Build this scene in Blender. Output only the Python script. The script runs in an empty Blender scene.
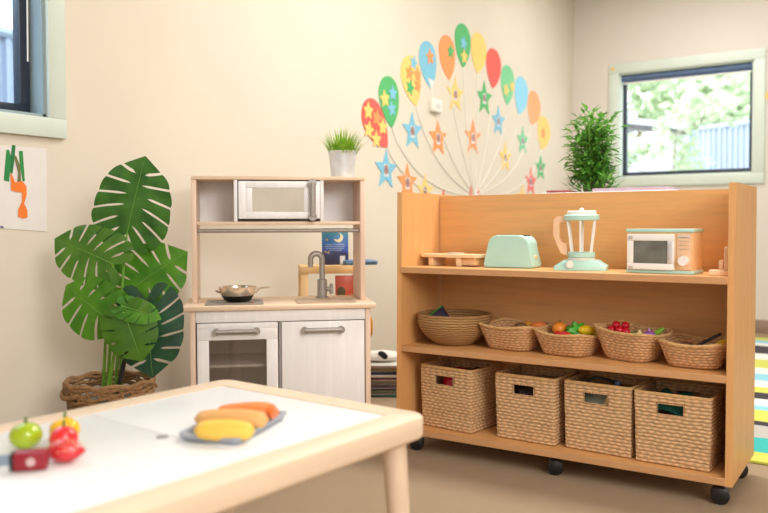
import bpy, bmesh, math, random
from mathutils import Vector, Matrix, Euler, noise as mnoise
random.seed(7)
PI = math.pi
scene = bpy.context.scene
COL = scene.collection
V = Vector

# ------------------------------------------------------------------ camera
CAM_H, F_PX, PITCH, ROLL, YAW, CY = 0.92, 795.56, 1.9404, -0.1783, 33.2108, 251.6
_p, _r, _y = (math.radians(a) for a in (PITCH, ROLL, YAW))
FW = V((-math.sin(_y)*math.cos(_p), math.cos(_y)*math.cos(_p), -math.sin(_p)))
_R = V((math.cos(_y), math.sin(_y), 0)); _U = _R.cross(FW)
RT = math.cos(_r)*_R + math.sin(_r)*_U
UP = math.cos(_r)*_U - math.sin(_r)*_R
EYE = V((0, 0, CAM_H))
def ray(x, y): return FW + (x-384)/F_PX*RT - (y-CY)/F_PX*UP
def on_z(x, y, h): d = ray(x, y); return EYE + d*((h-CAM_H)/d.z)
def on_x(x, y, X): d = ray(x, y); return EYE + d*(X/d.x)
def on_y(x, y, Y): d = ray(x, y); return EYE + d*(Y/d.y)
def on_d(x, y, D): return EYE + ray(x, y)*D

cam = bpy.data.cameras.new('camera'); camo = bpy.data.objects.new('camera', cam); COL.objects.link(camo)
camo.matrix_world = Matrix(((RT.x, UP.x, -FW.x, 0), (RT.y, UP.y, -FW.y, 0), (RT.z, UP.z, -FW.z, CAM_H), (0, 0, 0, 1)))
cam.sensor_width = 36; cam.lens = 36*F_PX/768; cam.shift_y = (CY-256.5)/768
cam.dof.use_dof = True; cam.dof.focus_distance = 3.0; cam.dof.aperture_fstop = 2.1
cam.clip_start = .05
scene.camera = camo

# ------------------------------------------------------------------ colour and materials
def lin(c):
    c = c/255.0
    return c/12.92 if c <= .04045 else ((c+.055)/1.055)**2.4
def rgb(r, g, b): return (lin(r), lin(g), lin(b), 1)
def mul(c, k): return (min(1, c[0]*k), min(1, c[1]*k), min(1, c[2]*k), 1)

def new_mat(name):
    m = bpy.data.materials.new(name); m.use_nodes = True
    nt = m.node_tree; b = nt.nodes['Principled BSDF']
    return m, nt, b
def N(nt, t, **kw):
    n = nt.nodes.new(t)
    for k, v in kw.items():
        if hasattr(n, k): setattr(n, k, v)
        else: n.inputs[k].default_value = v
    return n
def L(nt, a, b): nt.links.new(a, b)
def ramp(nt, stops, interp='LINEAR'):
    r = nt.nodes.new('ShaderNodeValToRGB'); r.color_ramp.interpolation = interp
    e = r.color_ramp.elements
    while len(e) < len(stops): e.new(0.5)
    for i, (p, c) in enumerate(sorted(stops, key=lambda s: s[0])): e[i].position = p; e[i].color = c
    return r
def math_n(nt, op, a, b=None):
    n = nt.nodes.new('ShaderNodeMath'); n.operation = op
    for i, v in enumerate((a, b)):
        if v is None: continue
        if isinstance(v, (int, float)): n.inputs[i].default_value = v
        else: L(nt, v, n.inputs[i])
    return n.outputs[0]

def plain(name, c, rough=.5, metal=0, var=.06, scale=18, bump=0, spec=.5, coat=0):
    m, nt, b = new_mat(name)
    tc = N(nt, 'ShaderNodeTexCoord'); nz = N(nt, 'ShaderNodeTexNoise', Scale=scale, Detail=4.0)
    L(nt, tc.outputs['Object'], nz.inputs['Vector'])
    r = ramp(nt, [(.3, mul(c, 1-var)), (.7, mul(c, 1+var))])
    L(nt, nz.outputs['Fac'], r.inputs['Fac']); L(nt, r.outputs['Color'], b.inputs['Base Color'])
    b.inputs['Roughness'].default_value = rough; b.inputs['Metallic'].default_value = metal
    b.inputs['Specular IOR Level'].default_value = spec; b.inputs['Coat Weight'].default_value = coat
    if bump:
        bp = N(nt, 'ShaderNodeBump', Strength=bump, Distance=.004)
        L(nt, nz.outputs['Fac'], bp.inputs['Height']); L(nt, bp.outputs['Normal'], b.inputs['Normal'])
    return m
def wood(name, c, axis='X', dark=.82, scale=1.0, rough=.45):
    m, nt, b = new_mat(name)
    tc = N(nt, 'ShaderNodeTexCoord'); mp = N(nt, 'ShaderNodeMapping')
    s = [22.0*scale]*3; s['XYZ'.index(axis)] = 1.6*scale
    mp.inputs['Scale'].default_value = s
    L(nt, tc.outputs['Object'], mp.inputs['Vector'])
    n1 = N(nt, 'ShaderNodeTexNoise', Scale=1.6, Detail=6.0, Roughness=.62, Distortion=.6); L(nt, mp.outputs['Vector'], n1.inputs['Vector'])
    n2 = N(nt, 'ShaderNodeTexNoise', Scale=9.0, Detail=3.0); L(nt, mp.outputs['Vector'], n2.inputs['Vector'])
    mx = math_n(nt, 'ADD', math_n(nt, 'MULTIPLY', n1.outputs['Fac'], .75), math_n(nt, 'MULTIPLY', n2.outputs['Fac'], .25))
    r = ramp(nt, [(.34, mul(c, dark)), (.5, c), (.66, mul(c, 1.08))])
    L(nt, mx, r.inputs['Fac']); L(nt, r.outputs['Color'], b.inputs['Base Color'])
    b.inputs['Roughness'].default_value = rough
    bp = N(nt, 'ShaderNodeBump', Strength=.08, Distance=.002); L(nt, mx, bp.inputs['Height']); L(nt, bp.outputs['Normal'], b.inputs['Normal'])
    return m
def weave(name, c, fu, fv, dark=.28, coil=False, strength=.9):
    m, nt, b = new_mat(name)
    uv = N(nt, 'ShaderNodeUVMap'); tc = N(nt, 'ShaderNodeTexCoord')
    nz = N(nt, 'ShaderNodeTexNoise', Scale=38.0, Detail=3.0); L(nt, tc.outputs['Object'], nz.inputs['Vector'])
    sep = N(nt, 'ShaderNodeSeparateXYZ'); L(nt, uv.outputs['UV'], sep.inputs[0])
    w = math_n(nt, 'MULTIPLY', math_n(nt, 'SUBTRACT', nz.outputs['Fac'], .5), 1.5)
    u = math_n(nt, 'ADD', math_n(nt, 'MULTIPLY', sep.outputs['X'], fu), w)
    v = math_n(nt, 'ADD', math_n(nt, 'MULTIPLY', sep.outputs['Y'], fv), math_n(nt, 'MULTIPLY', w, .6))
    bb = math_n(nt, 'ABSOLUTE', math_n(nt, 'SINE', math_n(nt, 'MULTIPLY', v, PI)))
    if coil: h = bb
    else:
        wn = N(nt, 'ShaderNodeTexWhiteNoise', noise_dimensions='1D'); L(nt, math_n(nt, 'FLOOR', v), wn.inputs['W'])
        a = math_n(nt, 'SINE', math_n(nt, 'MULTIPLY', math_n(nt, 'ADD', u, math_n(nt, 'ADD', math_n(nt, 'FLOOR', v), math_n(nt, 'MULTIPLY', wn.outputs['Value'], .8))), PI))
        fb = N(nt, 'ShaderNodeTexNoise', Scale=95.0, Detail=3.0); L(nt, tc.outputs['Object'], fb.inputs['Vector'])
        h = math_n(nt, 'MULTIPLY', bb, math_n(nt, 'ADD', math_n(nt, 'MULTIPLY', a, .36), math_n(nt, 'ADD', .36, math_n(nt, 'MULTIPLY', fb.outputs['Fac'], .62))))
    mp = N(nt, 'ShaderNodeMapping'); mp.inputs['Scale'].default_value = (9, 9, 60); L(nt, tc.outputs['Object'], mp.inputs['Vector'])
    n2 = N(nt, 'ShaderNodeTexNoise', Scale=3.0, Detail=4.0); L(nt, mp.outputs['Vector'], n2.inputs['Vector'])
    hh = math_n(nt, 'ADD', math_n(nt, 'MULTIPLY', h, .72), math_n(nt, 'MULTIPLY', n2.outputs['Fac'], .42))
    r = ramp(nt, [(.10, mul(c, dark)), (.30, mul(c, .74)), (.62, c), (1.0, mul(c, 1.25))])
    L(nt, hh, r.inputs['Fac']); L(nt, r.outputs['Color'], b.inputs['Base Color'])
    b.inputs['Roughness'].default_value = .7
    bp = N(nt, 'ShaderNodeBump', Strength=strength, Distance=.005); L(nt, h, bp.inputs['Height']); L(nt, bp.outputs['Normal'], b.inputs['Normal'])
    return m
def glass(name, tint=(1, 1, 1, 1), refl=.08, rough=.02):
    m, nt, b = new_mat(name); nt.nodes.remove(b)
    t = N(nt, 'ShaderNodeBsdfTransparent'); t.inputs['Color'].default_value = tint
    g = N(nt, 'ShaderNodeBsdfGlossy', Roughness=rough)
    mx = N(nt, 'ShaderNodeMixShader', Fac=refl)
    L(nt, t.outputs[0], mx.inputs[1]); L(nt, g.outputs[0], mx.inputs[2])
    L(nt, mx.outputs[0], nt.nodes['Material Output'].inputs['Surface'])
    return m
def leafmat(name, c, c2, scale=14, trans=.25):
    m, nt, b = new_mat(name)
    tc = N(nt, 'ShaderNodeTexCoord'); nz = N(nt, 'ShaderNodeTexNoise', Scale=scale, Detail=3.0)
    L(nt, tc.outputs['Object'], nz.inputs['Vector'])
    r = ramp(nt, [(.32, c), (.7, c2)]); L(nt, nz.outputs['Fac'], r.inputs['Fac']); L(nt, r.outputs['Color'], b.inputs['Base Color'])
    b.inputs['Roughness'].default_value = .42
    tr = N(nt, 'ShaderNodeBsdfTranslucent'); L(nt, r.outputs['Color'], tr.inputs['Color'])
    mx = N(nt, 'ShaderNodeMixShader', Fac=trans); L(nt, b.outputs[0], mx.inputs[1]); L(nt, tr.outputs[0], mx.inputs[2])
    L(nt, mx.outputs[0], nt.nodes['Material Output'].inputs['Surface'])
    return m

M = {}
M['wall'] = plain('wall_paint', rgb(219, 209, 192), .75, var=.015, scale=3, bump=.03)
M['wall_b'] = plain('wall_paint_shade', rgb(218, 210, 201), .75, var=.015, scale=3, bump=.03)
M['ceil'] = plain('ceiling_paint', rgb(236, 232, 226), .8, var=.01)
M['carpet'] = plain('carpet', rgb(164, 142, 117), .95, var=.16, scale=420, bump=.5, spec=.1)
M['skirt'] = plain('skirting', rgb(150, 128, 108), .6)
M['sage'] = plain('sage_paint', rgb(208, 219, 208), .45, var=.03, scale=6)
M['sash'] = plain('dark_aluminium', rgb(44, 52, 66), .35)
M['blind'] = plain('blind_fabric', rgb(84, 104, 138), .7, var=.1)
M['cream'] = plain('cream_plastic', rgb(236, 232, 220), .4, var=.02)
M['beechX'] = wood('beech_across', rgb(224, 168, 107), 'X', .90)
M['beechZ'] = wood('beech_upright', rgb(224, 168, 107), 'Z', .90)
M['beechE'] = plain('beech_edging', rgb(206, 154, 106), .45, var=.05)
M['black'] = plain('black_plastic', rgb(24, 23, 25), .4, var=.1)
M['pine'] = wood('pale_birch', rgb(236, 208, 180), 'X', .93)
M['pineZ'] = wood('pale_birch_upright', rgb(236, 206, 184), 'Z', .94)
M['tablew'] = wood('table_pine', rgb(234, 209, 182), 'Y', .94)
M['tablewX'] = wood('table_pine_end', rgb(246, 222, 188), 'X', .94)
M['legw'] = wood('leg_pine', rgb(236, 210, 184), 'Z', .94)
M['kwhite'] = wood('white_washed', rgb(247, 245, 246), 'Z', .985)
M['white'] = plain('white_lacquer', rgb(245, 244, 242), .35, var=.015)
M['tabletop'] = plain('white_panel', rgb(240, 241, 241), .3, var=.01)
M['grey_metal'] = plain('grey_metal', rgb(164, 157, 151), .4, .4, var=.08, scale=60)
M['steel'] = plain('steel', rgb(226, 216, 200), .25, 1, var=.1, scale=40)
M['darksteel'] = plain('blackened_steel', rgb(52, 46, 42), .35, .7, var=.2)
M['hob'] = plain('hob_panel', rgb(140, 134, 126), .35, var=.04)
M['ovenglass'] = glass('smoky_glass', (.82, .80, .78, 1), .10)
M['microglass'] = plain('frosted_window', rgb(208, 198, 184), .25, var=.06, scale=9)
M['sinkm'] = plain('sink_insert', rgb(196, 172, 148), .4, .1)
M['pane'] = glass('window_glass', (.96, .98, 1, 1), .04)
M['pane2'] = glass('window_glass_side', (.80, .88, .95, 1), .06)
M['mint'] = plain('mint_paint', rgb(184, 226, 214), .38, var=.02)
M['slotd'] = plain('dark_slot', rgb(60, 80, 76), .7)
M['toywood'] = wood('toy_beech', rgb(232, 192, 142), 'X', .92)
M['toyply'] = wood('toy_ply', rgb(240, 208, 164), 'X', .9, 2)
M['pinkwood'] = wood('toy_pale_wood', rgb(238, 198, 160), 'Z', .93)
M['micscreen'] = plain('microwave_window', rgb(110, 112, 106), .15, var=.3, scale=16, coat=.6)
M['boxw'] = weave('hyacinth_weave', rgb(216, 174, 128), 74, 80, dark=.34, strength=.6)
M['trayw'] = weave('tray_weave', rgb(216, 168, 120), 78, 92, dark=.34, strength=.6)
M['bowlw'] = weave('coiled_rattan', rgb(176, 134, 84), 20, 95, coil=True, dark=.4)
M['rope'] = weave('rope_weave', rgb(134, 98, 60), 30, 60)
M['straw'] = plain('straw_rim', rgb(214, 172, 116), .8, var=.2, scale=70, bump=.6)
M['ropestrand'] = plain('rope_strand', rgb(140, 104, 66), .8, var=.3, scale=90, bump=.9)
M['soil'] = plain('soil', rgb(52, 42, 34), .95, var=.3, scale=60, bump=.8)
M['pot_in'] = plain('grey_inner_pot', rgb(160, 156, 150), .6)
M['leaf1'] = leafmat('monstera_mid', rgb(40, 88, 28), rgb(70, 122, 44))
M['leaf2'] = leafmat('monstera_olive', rgb(54, 104, 18), rgb(88, 134, 28))
M['leaf3'] = leafmat('monstera_bright', rgb(58, 120, 18), rgb(96, 154, 36))
M['leaf4'] = leafmat('monstera_dark', rgb(20, 62, 40), rgb(38, 90, 54))
M['rib'] = plain('leaf_rib', rgb(98, 148, 54), .5)
M['stem'] = plain('plant_stem', rgb(108, 156, 46), .5, var=.12)
M['darkstem'] = plain('dark_stem', rgb(40, 36, 28), .6)
M['grassA'] = leafmat('grass_blades', rgb(104, 164, 32), rgb(170, 208, 70), 40)
M['zinc'] = plain('zinc_pot', rgb(216, 220, 224), .36, .3, var=.08, scale=30)
M['bamboo'] = leafmat('bamboo_leaves', rgb(58, 122, 40), rgb(128, 186, 80), 34)
M['outleaf'] = leafmat('tree_leaves', rgb(166, 186, 144), rgb(214, 226, 194), 2, .35)
M['fence'] = plain('fence_metal', rgb(166, 176, 194), .5, var=.03)
M['shed'] = plain('shed_white', rgb(176, 178, 184), .6, var=.02)
M['ground'] = plain('outside_paving', rgb(190, 190, 180), .9)
M['balloon'] = {k: plain('card_'+k, c, .65, var=.05, scale=40) for k, c in dict(
    red=rgb(226, 96, 86), green=rgb(82, 178, 106), yellow=rgb(242, 204, 116), blue=rgb(124, 190, 216), orange=rgb(250, 152, 90),
    palegreen=rgb(120, 200, 146), lightblue=rgb(142, 206, 232), peach=rgb(250, 170, 116), pink=rgb(232, 108, 104)).items()}
M['string'] = plain('white_string', rgb(240, 238, 232), .8)
M['paper'] = plain('white_paper', rgb(226, 222, 218), .8, var=.02)
def photomat():
    m, nt, b = new_mat('snapshot')
    tc = N(nt, 'ShaderNodeTexCoord'); ln_ = N(nt, 'ShaderNodeVectorMath', operation='LENGTH'); L(nt, tc.outputs['Object'], ln_.inputs[0])
    g = N(nt, 'ShaderNodeTexNoise', Scale=60.0, Detail=2.0); L(nt, tc.outputs['Object'], g.inputs['Vector'])
    f = math_n(nt, 'ADD', math_n(nt, 'MULTIPLY', ln_.outputs['Value'], 14.0), math_n(nt, 'MULTIPLY', math_n(nt, 'SUBTRACT', g.outputs['Fac'], .5), .5))
    r = ramp(nt, [(.0, rgb(96, 70, 66)), (.2, rgb(176, 128, 112)), (.34, rgb(130, 120, 130)), (.46, rgb(222, 216, 214)), (.8, rgb(236, 234, 234))])
    L(nt, f, r.inputs['Fac']); L(nt, r.outputs['Color'], b.inputs['Base Color']); b.inputs['Roughness'].default_value = .4
    return m
M['photo'] = photomat()
_paint = {}
def paint(r, g, b, rough=.4, var=.08, coat=0):
    k = (r, g, b, rough)
    if k not in _paint: _paint[k] = plain('paint_%d_%d_%d' % (r, g, b), rgb(r, g, b), rough, var=var, coat=coat)
    return _paint[k]

# ------------------------------------------------------------------ mesh helpers
class MB:
    def __init__(s):
        s.bm = bmesh.new(); s.uv = s.bm.loops.layers.uv.new('UVMap')
    def box(s, x0, x1, y0, y1, z0, z1, bev=0, mat=None, seg=2):
        r = bmesh.ops.create_cube(s.bm, size=1)
        vs = r['verts']
        for v in vs: v.co = V((x0+(v.co.x+.5)*(x1-x0), y0+(v.co.y+.5)*(y1-y0), z0+(v.co.z+.5)*(z1-z0)))
        if bev:
            es = list({e for v in vs for e in v.link_edges})
            rr = bmesh.ops.bevel(s.bm, geom=es, offset=bev, segments=seg, affect='EDGES', profile=.5)
            vs = list({v for f in rr['faces'] for v in f.verts} | {v for v in vs if v.is_valid})
        if mat is not None:
            for v in vs: v.co = mat @ v.co
        return s
    def loft(s, rings, cap0=False, cap1=False, closed=True, uvs=True):
        R = [[s.bm.verts.new(p) for p in r] for r in rings]
        n = len(rings[0]); vv = 0.0; vs = [0.0]
        for i in range(1, len(rings)):
            vv += (V(rings[i][0])-V(rings[i-1][0])).length; vs.append(vv)
        mid = rings[len(rings)//2]; us = [0.0]
        for j in range(n): us.append(us[-1] + (V(mid[(j+1) % n])-V(mid[j])).length)
        for i in range(len(R)-1):
            for j in range(n if closed else n-1):
                k = (j+1) % n
                try: f = s.bm.faces.new((R[i][j], R[i][k], R[i+1][k], R[i+1][j]))
                except ValueError: continue
                for lp, (u, v) in zip(f.loops, ((us[j], vs[i]), (us[j+1], vs[i]), (us[j+1], vs[i+1]), (us[j], vs[i+1]))): lp[s.uv].uv = (u, v)
        for flag, ring in ((cap0, R[0][::-1]), (cap1, R[-1])):
            if flag:
                try: s.bm.faces.new(ring)
                except ValueError: pass
        return s
    def lathe(s, prof, seg=32, c=(0, 0, 0), cap0=False, cap1=False, sx=1, sy=1):
        rings = [[V((c[0]+r*sx*math.cos(2*PI*j/seg), c[1]+r*sy*math.sin(2*PI*j/seg), c[2]+z)) for j in range(seg)] for r, z in prof]
        return s.loft(rings, cap0, cap1)
    def tube(s, pts, rad, seg=8, closed=False, caps=True):
        pts = [V(p) for p in pts]; n = len(pts); rings = []; prev = None
        for i, p in enumerate(pts):
            a = pts[(i-1) % n] if (closed or i > 0) else p; b = pts[(i+1) % n] if (closed or i < n-1) else p
            t = (b-a).normalized()
            if prev is None:
                x = t.orthogonal().normalized()
            else:
                x = (prev - t*prev.dot(t)); x = x.normalized() if x.length > 1e-6 else t.orthogonal().normalized()
            prev = x; y = t.cross(x)
            r = rad[i] if isinstance(rad, (list, tuple)) else rad
            rings.append([p + r*(math.cos(2*PI*j/seg)*x + math.sin(2*PI*j/seg)*y) for j in range(seg)])
        if closed: rings.append(rings[0]); caps = False
        s.loft(rings, caps, caps)
        if closed: bmesh.ops.remove_doubles(s.bm, verts=s.bm.verts, dist=1e-6)
        return s
    def cyl(s, a, b, r0, r1=None, seg=20): return s.tube([a, b], [r0, r0 if r1 is None else r1], seg)
    def prism(s, poly, d, mat=None):
        # poly: 2D outline in local xz, extruded along +y by d
        a = [s.bm.verts.new(V((x, 0, z))) for x, z in poly]; b = [s.bm.verts.new(V((x, d, z))) for x, z in poly]
        s.bm.faces.new(a); s.bm.faces.new(b[::-1]); n = len(a)
        for i in range(n): s.bm.faces.new((a[(i+1) % n], a[i], b[i], b[(i+1) % n]))
        if mat is not None:
            for v in a+b: v.co = mat @ v.co
        return s
    def ball(s, c, r, sx=1, sy=1, sz=1, seg=20, rot=None, lump=0):
        res = bmesh.ops.create_uvsphere(s.bm, u_segments=seg, v_segments=seg//2+2, radius=r)
        for v in res['verts']:
            k = 1
            if lump: k = 1+lump*mnoise.noise(v.co*(2.2/r)+V(c)*31)
            p = V((v.co.x*sx*k, v.co.y*sy*k, v.co.z*sz*k))
            if rot is not None: p = rot @ p
            v.co = p + V(c)
        return s
    def build(s, name, mat, parent=None, smooth=40, recalc=True):
        if recalc: bmesh.ops.recalc_face_normals(s.bm, faces=s.bm.faces)
        me = bpy.data.meshes.new(name); s.bm.to_mesh(me); s.bm.free()
        me.materials.append(mat)
        if smooth:
            for p in me.polygons: p.use_smooth = True
            me.set_sharp_from_angle(angle=math.radians(smooth))
        o = bpy.data.objects.new(name, me); COL.objects.link(o)
        if parent is not None: o.parent = parent
        return o
def thing(name, label, cat, loc=(0, 0, 0), rz=0, group=None):
    o = bpy.data.objects.new(name, None); COL.objects.link(o); o.location = loc; o.rotation_euler = (0, 0, rz)
    o.empty_display_size = .1
    o['label'] = label; o['category'] = cat
    if group: o['group'] = group
    return o
def tag(o, label, cat, group=None):
    o['label'] = label; o['category'] = cat
    if group: o['group'] = group
    return o
def struct(o): o['kind'] = 'structure'; return o
def rrect(w, d, r, n=6, sq=None):
    pts = []
    for cx, cy, a0 in ((w/2-r, d/2-r, 0), (-w/2+r, d/2-r, PI/2), (-w/2+r, -d/2+r, PI), (w/2-r, -d/2+r, 1.5*PI)):
        for i in range(n+1):
            a = a0+PI/2*i/n; pts.append((cx+r*math.cos(a), cy+r*math.sin(a)))
    return pts
def dense(pts, step):
    out = []; n = len(pts)
    for i in range(n):
        a, b = V(pts[i]), V(pts[(i+1) % n]); k = max(1, int((b-a).length/step+.5))
        for j in range(k): out.append(tuple(a.lerp(b, j/k)))
    return out
def Rz(a): return Matrix.Rotation(a, 4, 'Z')
def T(x, y, z): return Matrix.Translation((x, y, z))

# ================================================================== THE ROOM
XL, YB, XR, YF, HC = -2.64, 7.302, 3.4, -2.6, 3.1
struct(MB().box(XL-.15, XR+.15, YF-.15, YB+.15, -.1, 0).build('floor', M['carpet'], smooth=0))
struct(MB().box(XL-.15, XR+.15, YF-.15, YB+.15, HC, HC+.1).build('ceiling', M['ceil'], smooth=0))
# back wall with its window hole
wx0, wx1, wz0, wz1 = -2.205, -1.075, 1.345, 2.288
w = MB(); w.box(XL, wx0, YB, YB+.15, 0, HC).box(wx1, XR, YB, YB+.15, 0, HC).box(wx0, wx1, YB, YB+.15, 0, wz0).box(wx0, wx1, YB, YB+.15, wz1, HC)
struct(w.build('wall_back', M['wall_b'], smooth=0))
lw_y0, lw_y1, lw_z0, lw_z1 = .45, 1.775, 1.315, 2.45
w = MB(); w.box(XL-.15, XL, YF, lw_y0, 0, HC).box(XL-.15, XL, lw_y1, YB+.15, 0, HC).box(XL-.15, XL, lw_y0, lw_y1, 0, lw_z0).box(XL-.15, XL, lw_y0, lw_y1, lw_z1, HC)
struct(w.build('wall_left', M['wall'], smooth=0))
struct(MB().box(XR, XR+.15, YF, YB, 0, HC).build('wall_right', M['wall'], smooth=0))
struct(MB().box(XL, XR, YF-.15, YF, 0, HC).build('wall_front', M['wall'], smooth=0))
struct(MB().box(XL, XR, YB-.018, YB, 0, .112, .003).build('baseboard_back', M['skirt']))
struct(MB().box(XL, XL+.018, YF, YB-.02, 0, .125, .003).build('baseboard_left', M['skirt']))

# window in the back wall
win = bpy.data.objects.new('window_1', None); COL.objects.link(win); win.location = (0, 0, 0); win['kind'] = 'structure'
def frame_bars(mb, x0, x1, z0, z1, t, y0, y1, bev=.003):
    mb.box(x0-t, x1+t, y0, y1, z1, z1+t, bev).box(x0-t, x1+t, y0, y1, z0-t, z0, bev).box(x0-t, x0, y0, y1, z0, z1, bev).box(x1, x1+t, y0, y1, z0, z1, bev)
    return mb
frame_bars(MB(), wx0, wx1, wz0, wz1, .088, YB-.022, YB-.002).build('window_frame', M['sage'], win)
q = MB(); t_ = .012
q.box(wx0, wx0+t_, YB, YB+.14, wz0, wz1).box(wx1-t_, wx1, YB, YB+.14, wz0, wz1).box(wx0, wx1, YB, YB+.14, wz0, wz0+t_).box(wx0, wx1, YB, YB+.14, wz1-t_, wz1)
q.build('window_reveal', M['sage'], win)
frame_bars(MB(), wx0+.045, wx1-.045, wz0+.05, wz1-.05, .034, YB+.085, YB+.125).build('window_sash', M['sash'], win)
MB().box(wx0+.04, wx1-.04, YB+.102, YB+.107, wz0+.045, wz1-.045).build('window_pane', M['pane'], win, smooth=0)
bl = thing('roller_blind', 'dark blue roller blind rolled up at top of the back window', 'blind', ((wx0+wx1)/2, YB+.045, wz1-.041))
hw = (wx1-wx0)/2-.014
MB().cyl((-hw, 0, 0), (hw, 0, 0), .027, seg=24).build('roll', M['blind'], bl)
MB().box(-hw+.01, hw-.01, -.004, 0, -.040, 0).build('fabric', M['blind'], bl, smooth=0)
MB().box(-hw+.01, hw-.01, -.009, .006, -.052, -.038, .003).build('bottom_bar', M['cream'], bl)

# window in the left wall
win = bpy.data.objects.new('window_2', None); COL.objects.link(win); win['kind'] = 'structure'
def frame_barsX(mb, y0, y1, z0, z1, t, x0, x1, bev=.003):
    mb.box(x0, x1, y0-t, y1+t, z1, z1+t, bev).box(x0, x1, y0-t, y1+t, z0-t, z0, bev).box(x0, x1, y0-t, y0, z0, z1, bev).box(x0, x1, y1, y1+t, z0, z1, bev)
    return mb
frame_barsX(MB(), lw_y0, lw_y1, lw_z0, lw_z1, .072, XL+.002, XL+.02).build('window_frame', M['sage'], win)
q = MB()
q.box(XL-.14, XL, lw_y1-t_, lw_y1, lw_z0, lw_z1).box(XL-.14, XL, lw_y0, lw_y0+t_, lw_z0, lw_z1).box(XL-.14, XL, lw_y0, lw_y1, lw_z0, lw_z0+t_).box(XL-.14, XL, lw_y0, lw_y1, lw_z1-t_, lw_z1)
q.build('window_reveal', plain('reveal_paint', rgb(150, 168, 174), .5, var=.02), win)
frame_barsX(MB(), lw_y0+.05, lw_y1-.055, lw_z0+.05, lw_z1-.05, .038, XL-.115, XL-.07).build('window_sash', M['sash'], win)
MB().box(XL-.095, XL-.09, lw_y0+.04, lw_y1-.05, lw_z0+.04, lw_z1-.04).build('window_pane', M['pane2'], win, smooth=0)
cd = tag(MB().tube([(0, 0, .95), (0, .004, .5), (0, 0, .1)], .0028, 6).build('blind_cord', M['cream']), 'thin pale blind cord hanging in the left window reveal', 'cord')
cd.location = (XL-.03, lw_y1-.05, lw_z0+.1)

# ---------------------------------------------------------------- outside
struct(MB().box(-16, 10, YB+.3, 26, -.2, -.1).build('ground_outside', M['ground'], smooth=0))
struct(MB().box(-14, XL-.3, -8, YB+.29, -.2, -.1).build('ground_side', M['ground'], smooth=0))
def corrugated(name, label, a, b, h):
    a, b = V(a), V(b); d = (b-a); n = d.length; d.normalize(); nn = V((-d.y, d.x, 0))
    pts = []; k = int(n/.095)
    for i in range(k+1):
        p0 = a+d*(i*n/k)
        for f, o in ((0, 0), (.3, 0), (.4, .03), (.85, .03), (.95, 0)):
            pts.append(p0+d*(f*n/k)+nn*o)
    root = thing(name, label, 'fence', a)
    MB().loft([[p-a+V((0, 0, -.1)) for p in pts], [p-a+V((0, 0, h)) for p in pts]], closed=False).build('panel', M['fence'], root, smooth=0)
    MB().tube([V((0, 0, h)), b-a+V((0, 0, h))], .035, 6).build('top_rail', M['fence'], root)
    return root
corrugated('corrugated_fence', 'pale blue corrugated metal fence outside the back window', (-2.9, 13.2, 0), (1.0, 11.2, 0), 2.4)
corrugated('corrugated_fence', 'grey corrugated fence seen through the left window', (-5.2, -3.0, 0), (-5.2, 5.5, 0), 2.25)
sh = thing('garden_shed', 'white garden shed with low sloping roof beyond the back window', 'shed', (-4.4, 13.4, 0))
MB().box(-1.4, 1.6, 0, 1.6, -.1, 2.35).build('wall', M['shed'], sh, smooth=0)
MB().prism([(-1.6, 2.3), (-1.6, 2.38), (.2, 2.75), (1.9, 2.42), (1.9, 2.34), (.2, 2.65)], 1.8, T(0, -.1, 0)).build('roof', M['shed'], sh, smooth=0)
def leaf_cloud(mb, n, c, rad, size, hollow=.5):
    for _ in range(n):
        d = V((random.gauss(0, 1), random.gauss(0, 1), random.gauss(0, 1))).normalized()
        r = hollow+(1-hollow)*random.random()**.6
        p = V(c)+V((d.x*rad[0]*r, d.y*rad[1]*r, d.z*rad[2]*r))
        m = Euler((random.uniform(-1.2, 1.2), random.uniform(-1.2, 1.2), random.uniform(0, 2*PI))).to_matrix()
        s = size*random.uniform(.6, 1.3)
        vs = [mb.bm.verts.new(p+m @ V(k)*s) for k in ((0, -1, 0), (.42, -.1, .1), (0, 1, 0), (-.42, -.1, .1))]
        mb.bm.faces.new(vs)
def tree(label, loc, blobs, n, size, hgt):
    t = thing('leafy_tree', label, 'tree', loc, group=None)
    mb = MB()
    for c, r in blobs: leaf_cloud(mb, n, c, r, size)
    mb.build('foliage', M['outleaf'], t, smooth=0, recalc=False)
    MB().tube([(0, 0, -.1), (.05, .05, hgt*.5), (0, 0, hgt)], [.14, .1, .05]).build('trunk', plain('bark', rgb(130, 112, 92), .9), t)
tree('pale green tree behind the white shed at left of the back window', (-5.0, 18.0, 0), [((-.6, 0, 3.7), (1.5, 1, 1.1)), ((.9, 0, 3.9), (1.3, 1, .9)), ((2.4, 0, 3.9), (1.3, 1, .8))], 420, .2, 3.6)
tree('spreading bright tree behind the fence at right of the back window', (-2.1, 16.0, 0), [((0, 0, 3.2), (1.2, .9, .75)), ((1.4, 0, 3.2), (1.2, .9, .9)), ((-.8, 0, 2.75), (.6, .5, .5))], 420, .17, 3.0)
vb = thing('climbing_shrub', 'sparse light green shrub in front of the fence outside back window', 'shrub', (-2.95, 12.0, 0))
mb = MB()
for c, r in [((-.35, 0, 2.0), (.4, .2, .18)), ((.15, 0, 2.2), (.35, .2, .35)), ((.35, 0, 1.75), (.3, .2, .3)), ((.7, 0, 2.45), (.5, .2, .25)), ((-.75, 0, 1.8), (.3, .2, .14))]: leaf_cloud(mb, 110, c, r, .08, .2)
mb.build('foliage', M['outleaf'], vb, smooth=0, recalc=False)
mb = MB(); mb.tube([(0, 0, -.1), (.1, 0, 1.2), (.15, 0, 2.2), (1.0, 0, 2.65)], [.03, .025, .015, .008], 6).tube([(.1, 0, 1.2), (-.3, 0, 1.7), (-.75, 0, 1.85)], [.02, .012, .006], 6)
mb.build('branch', plain('twig', rgb(150, 140, 122), .9), vb)

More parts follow.
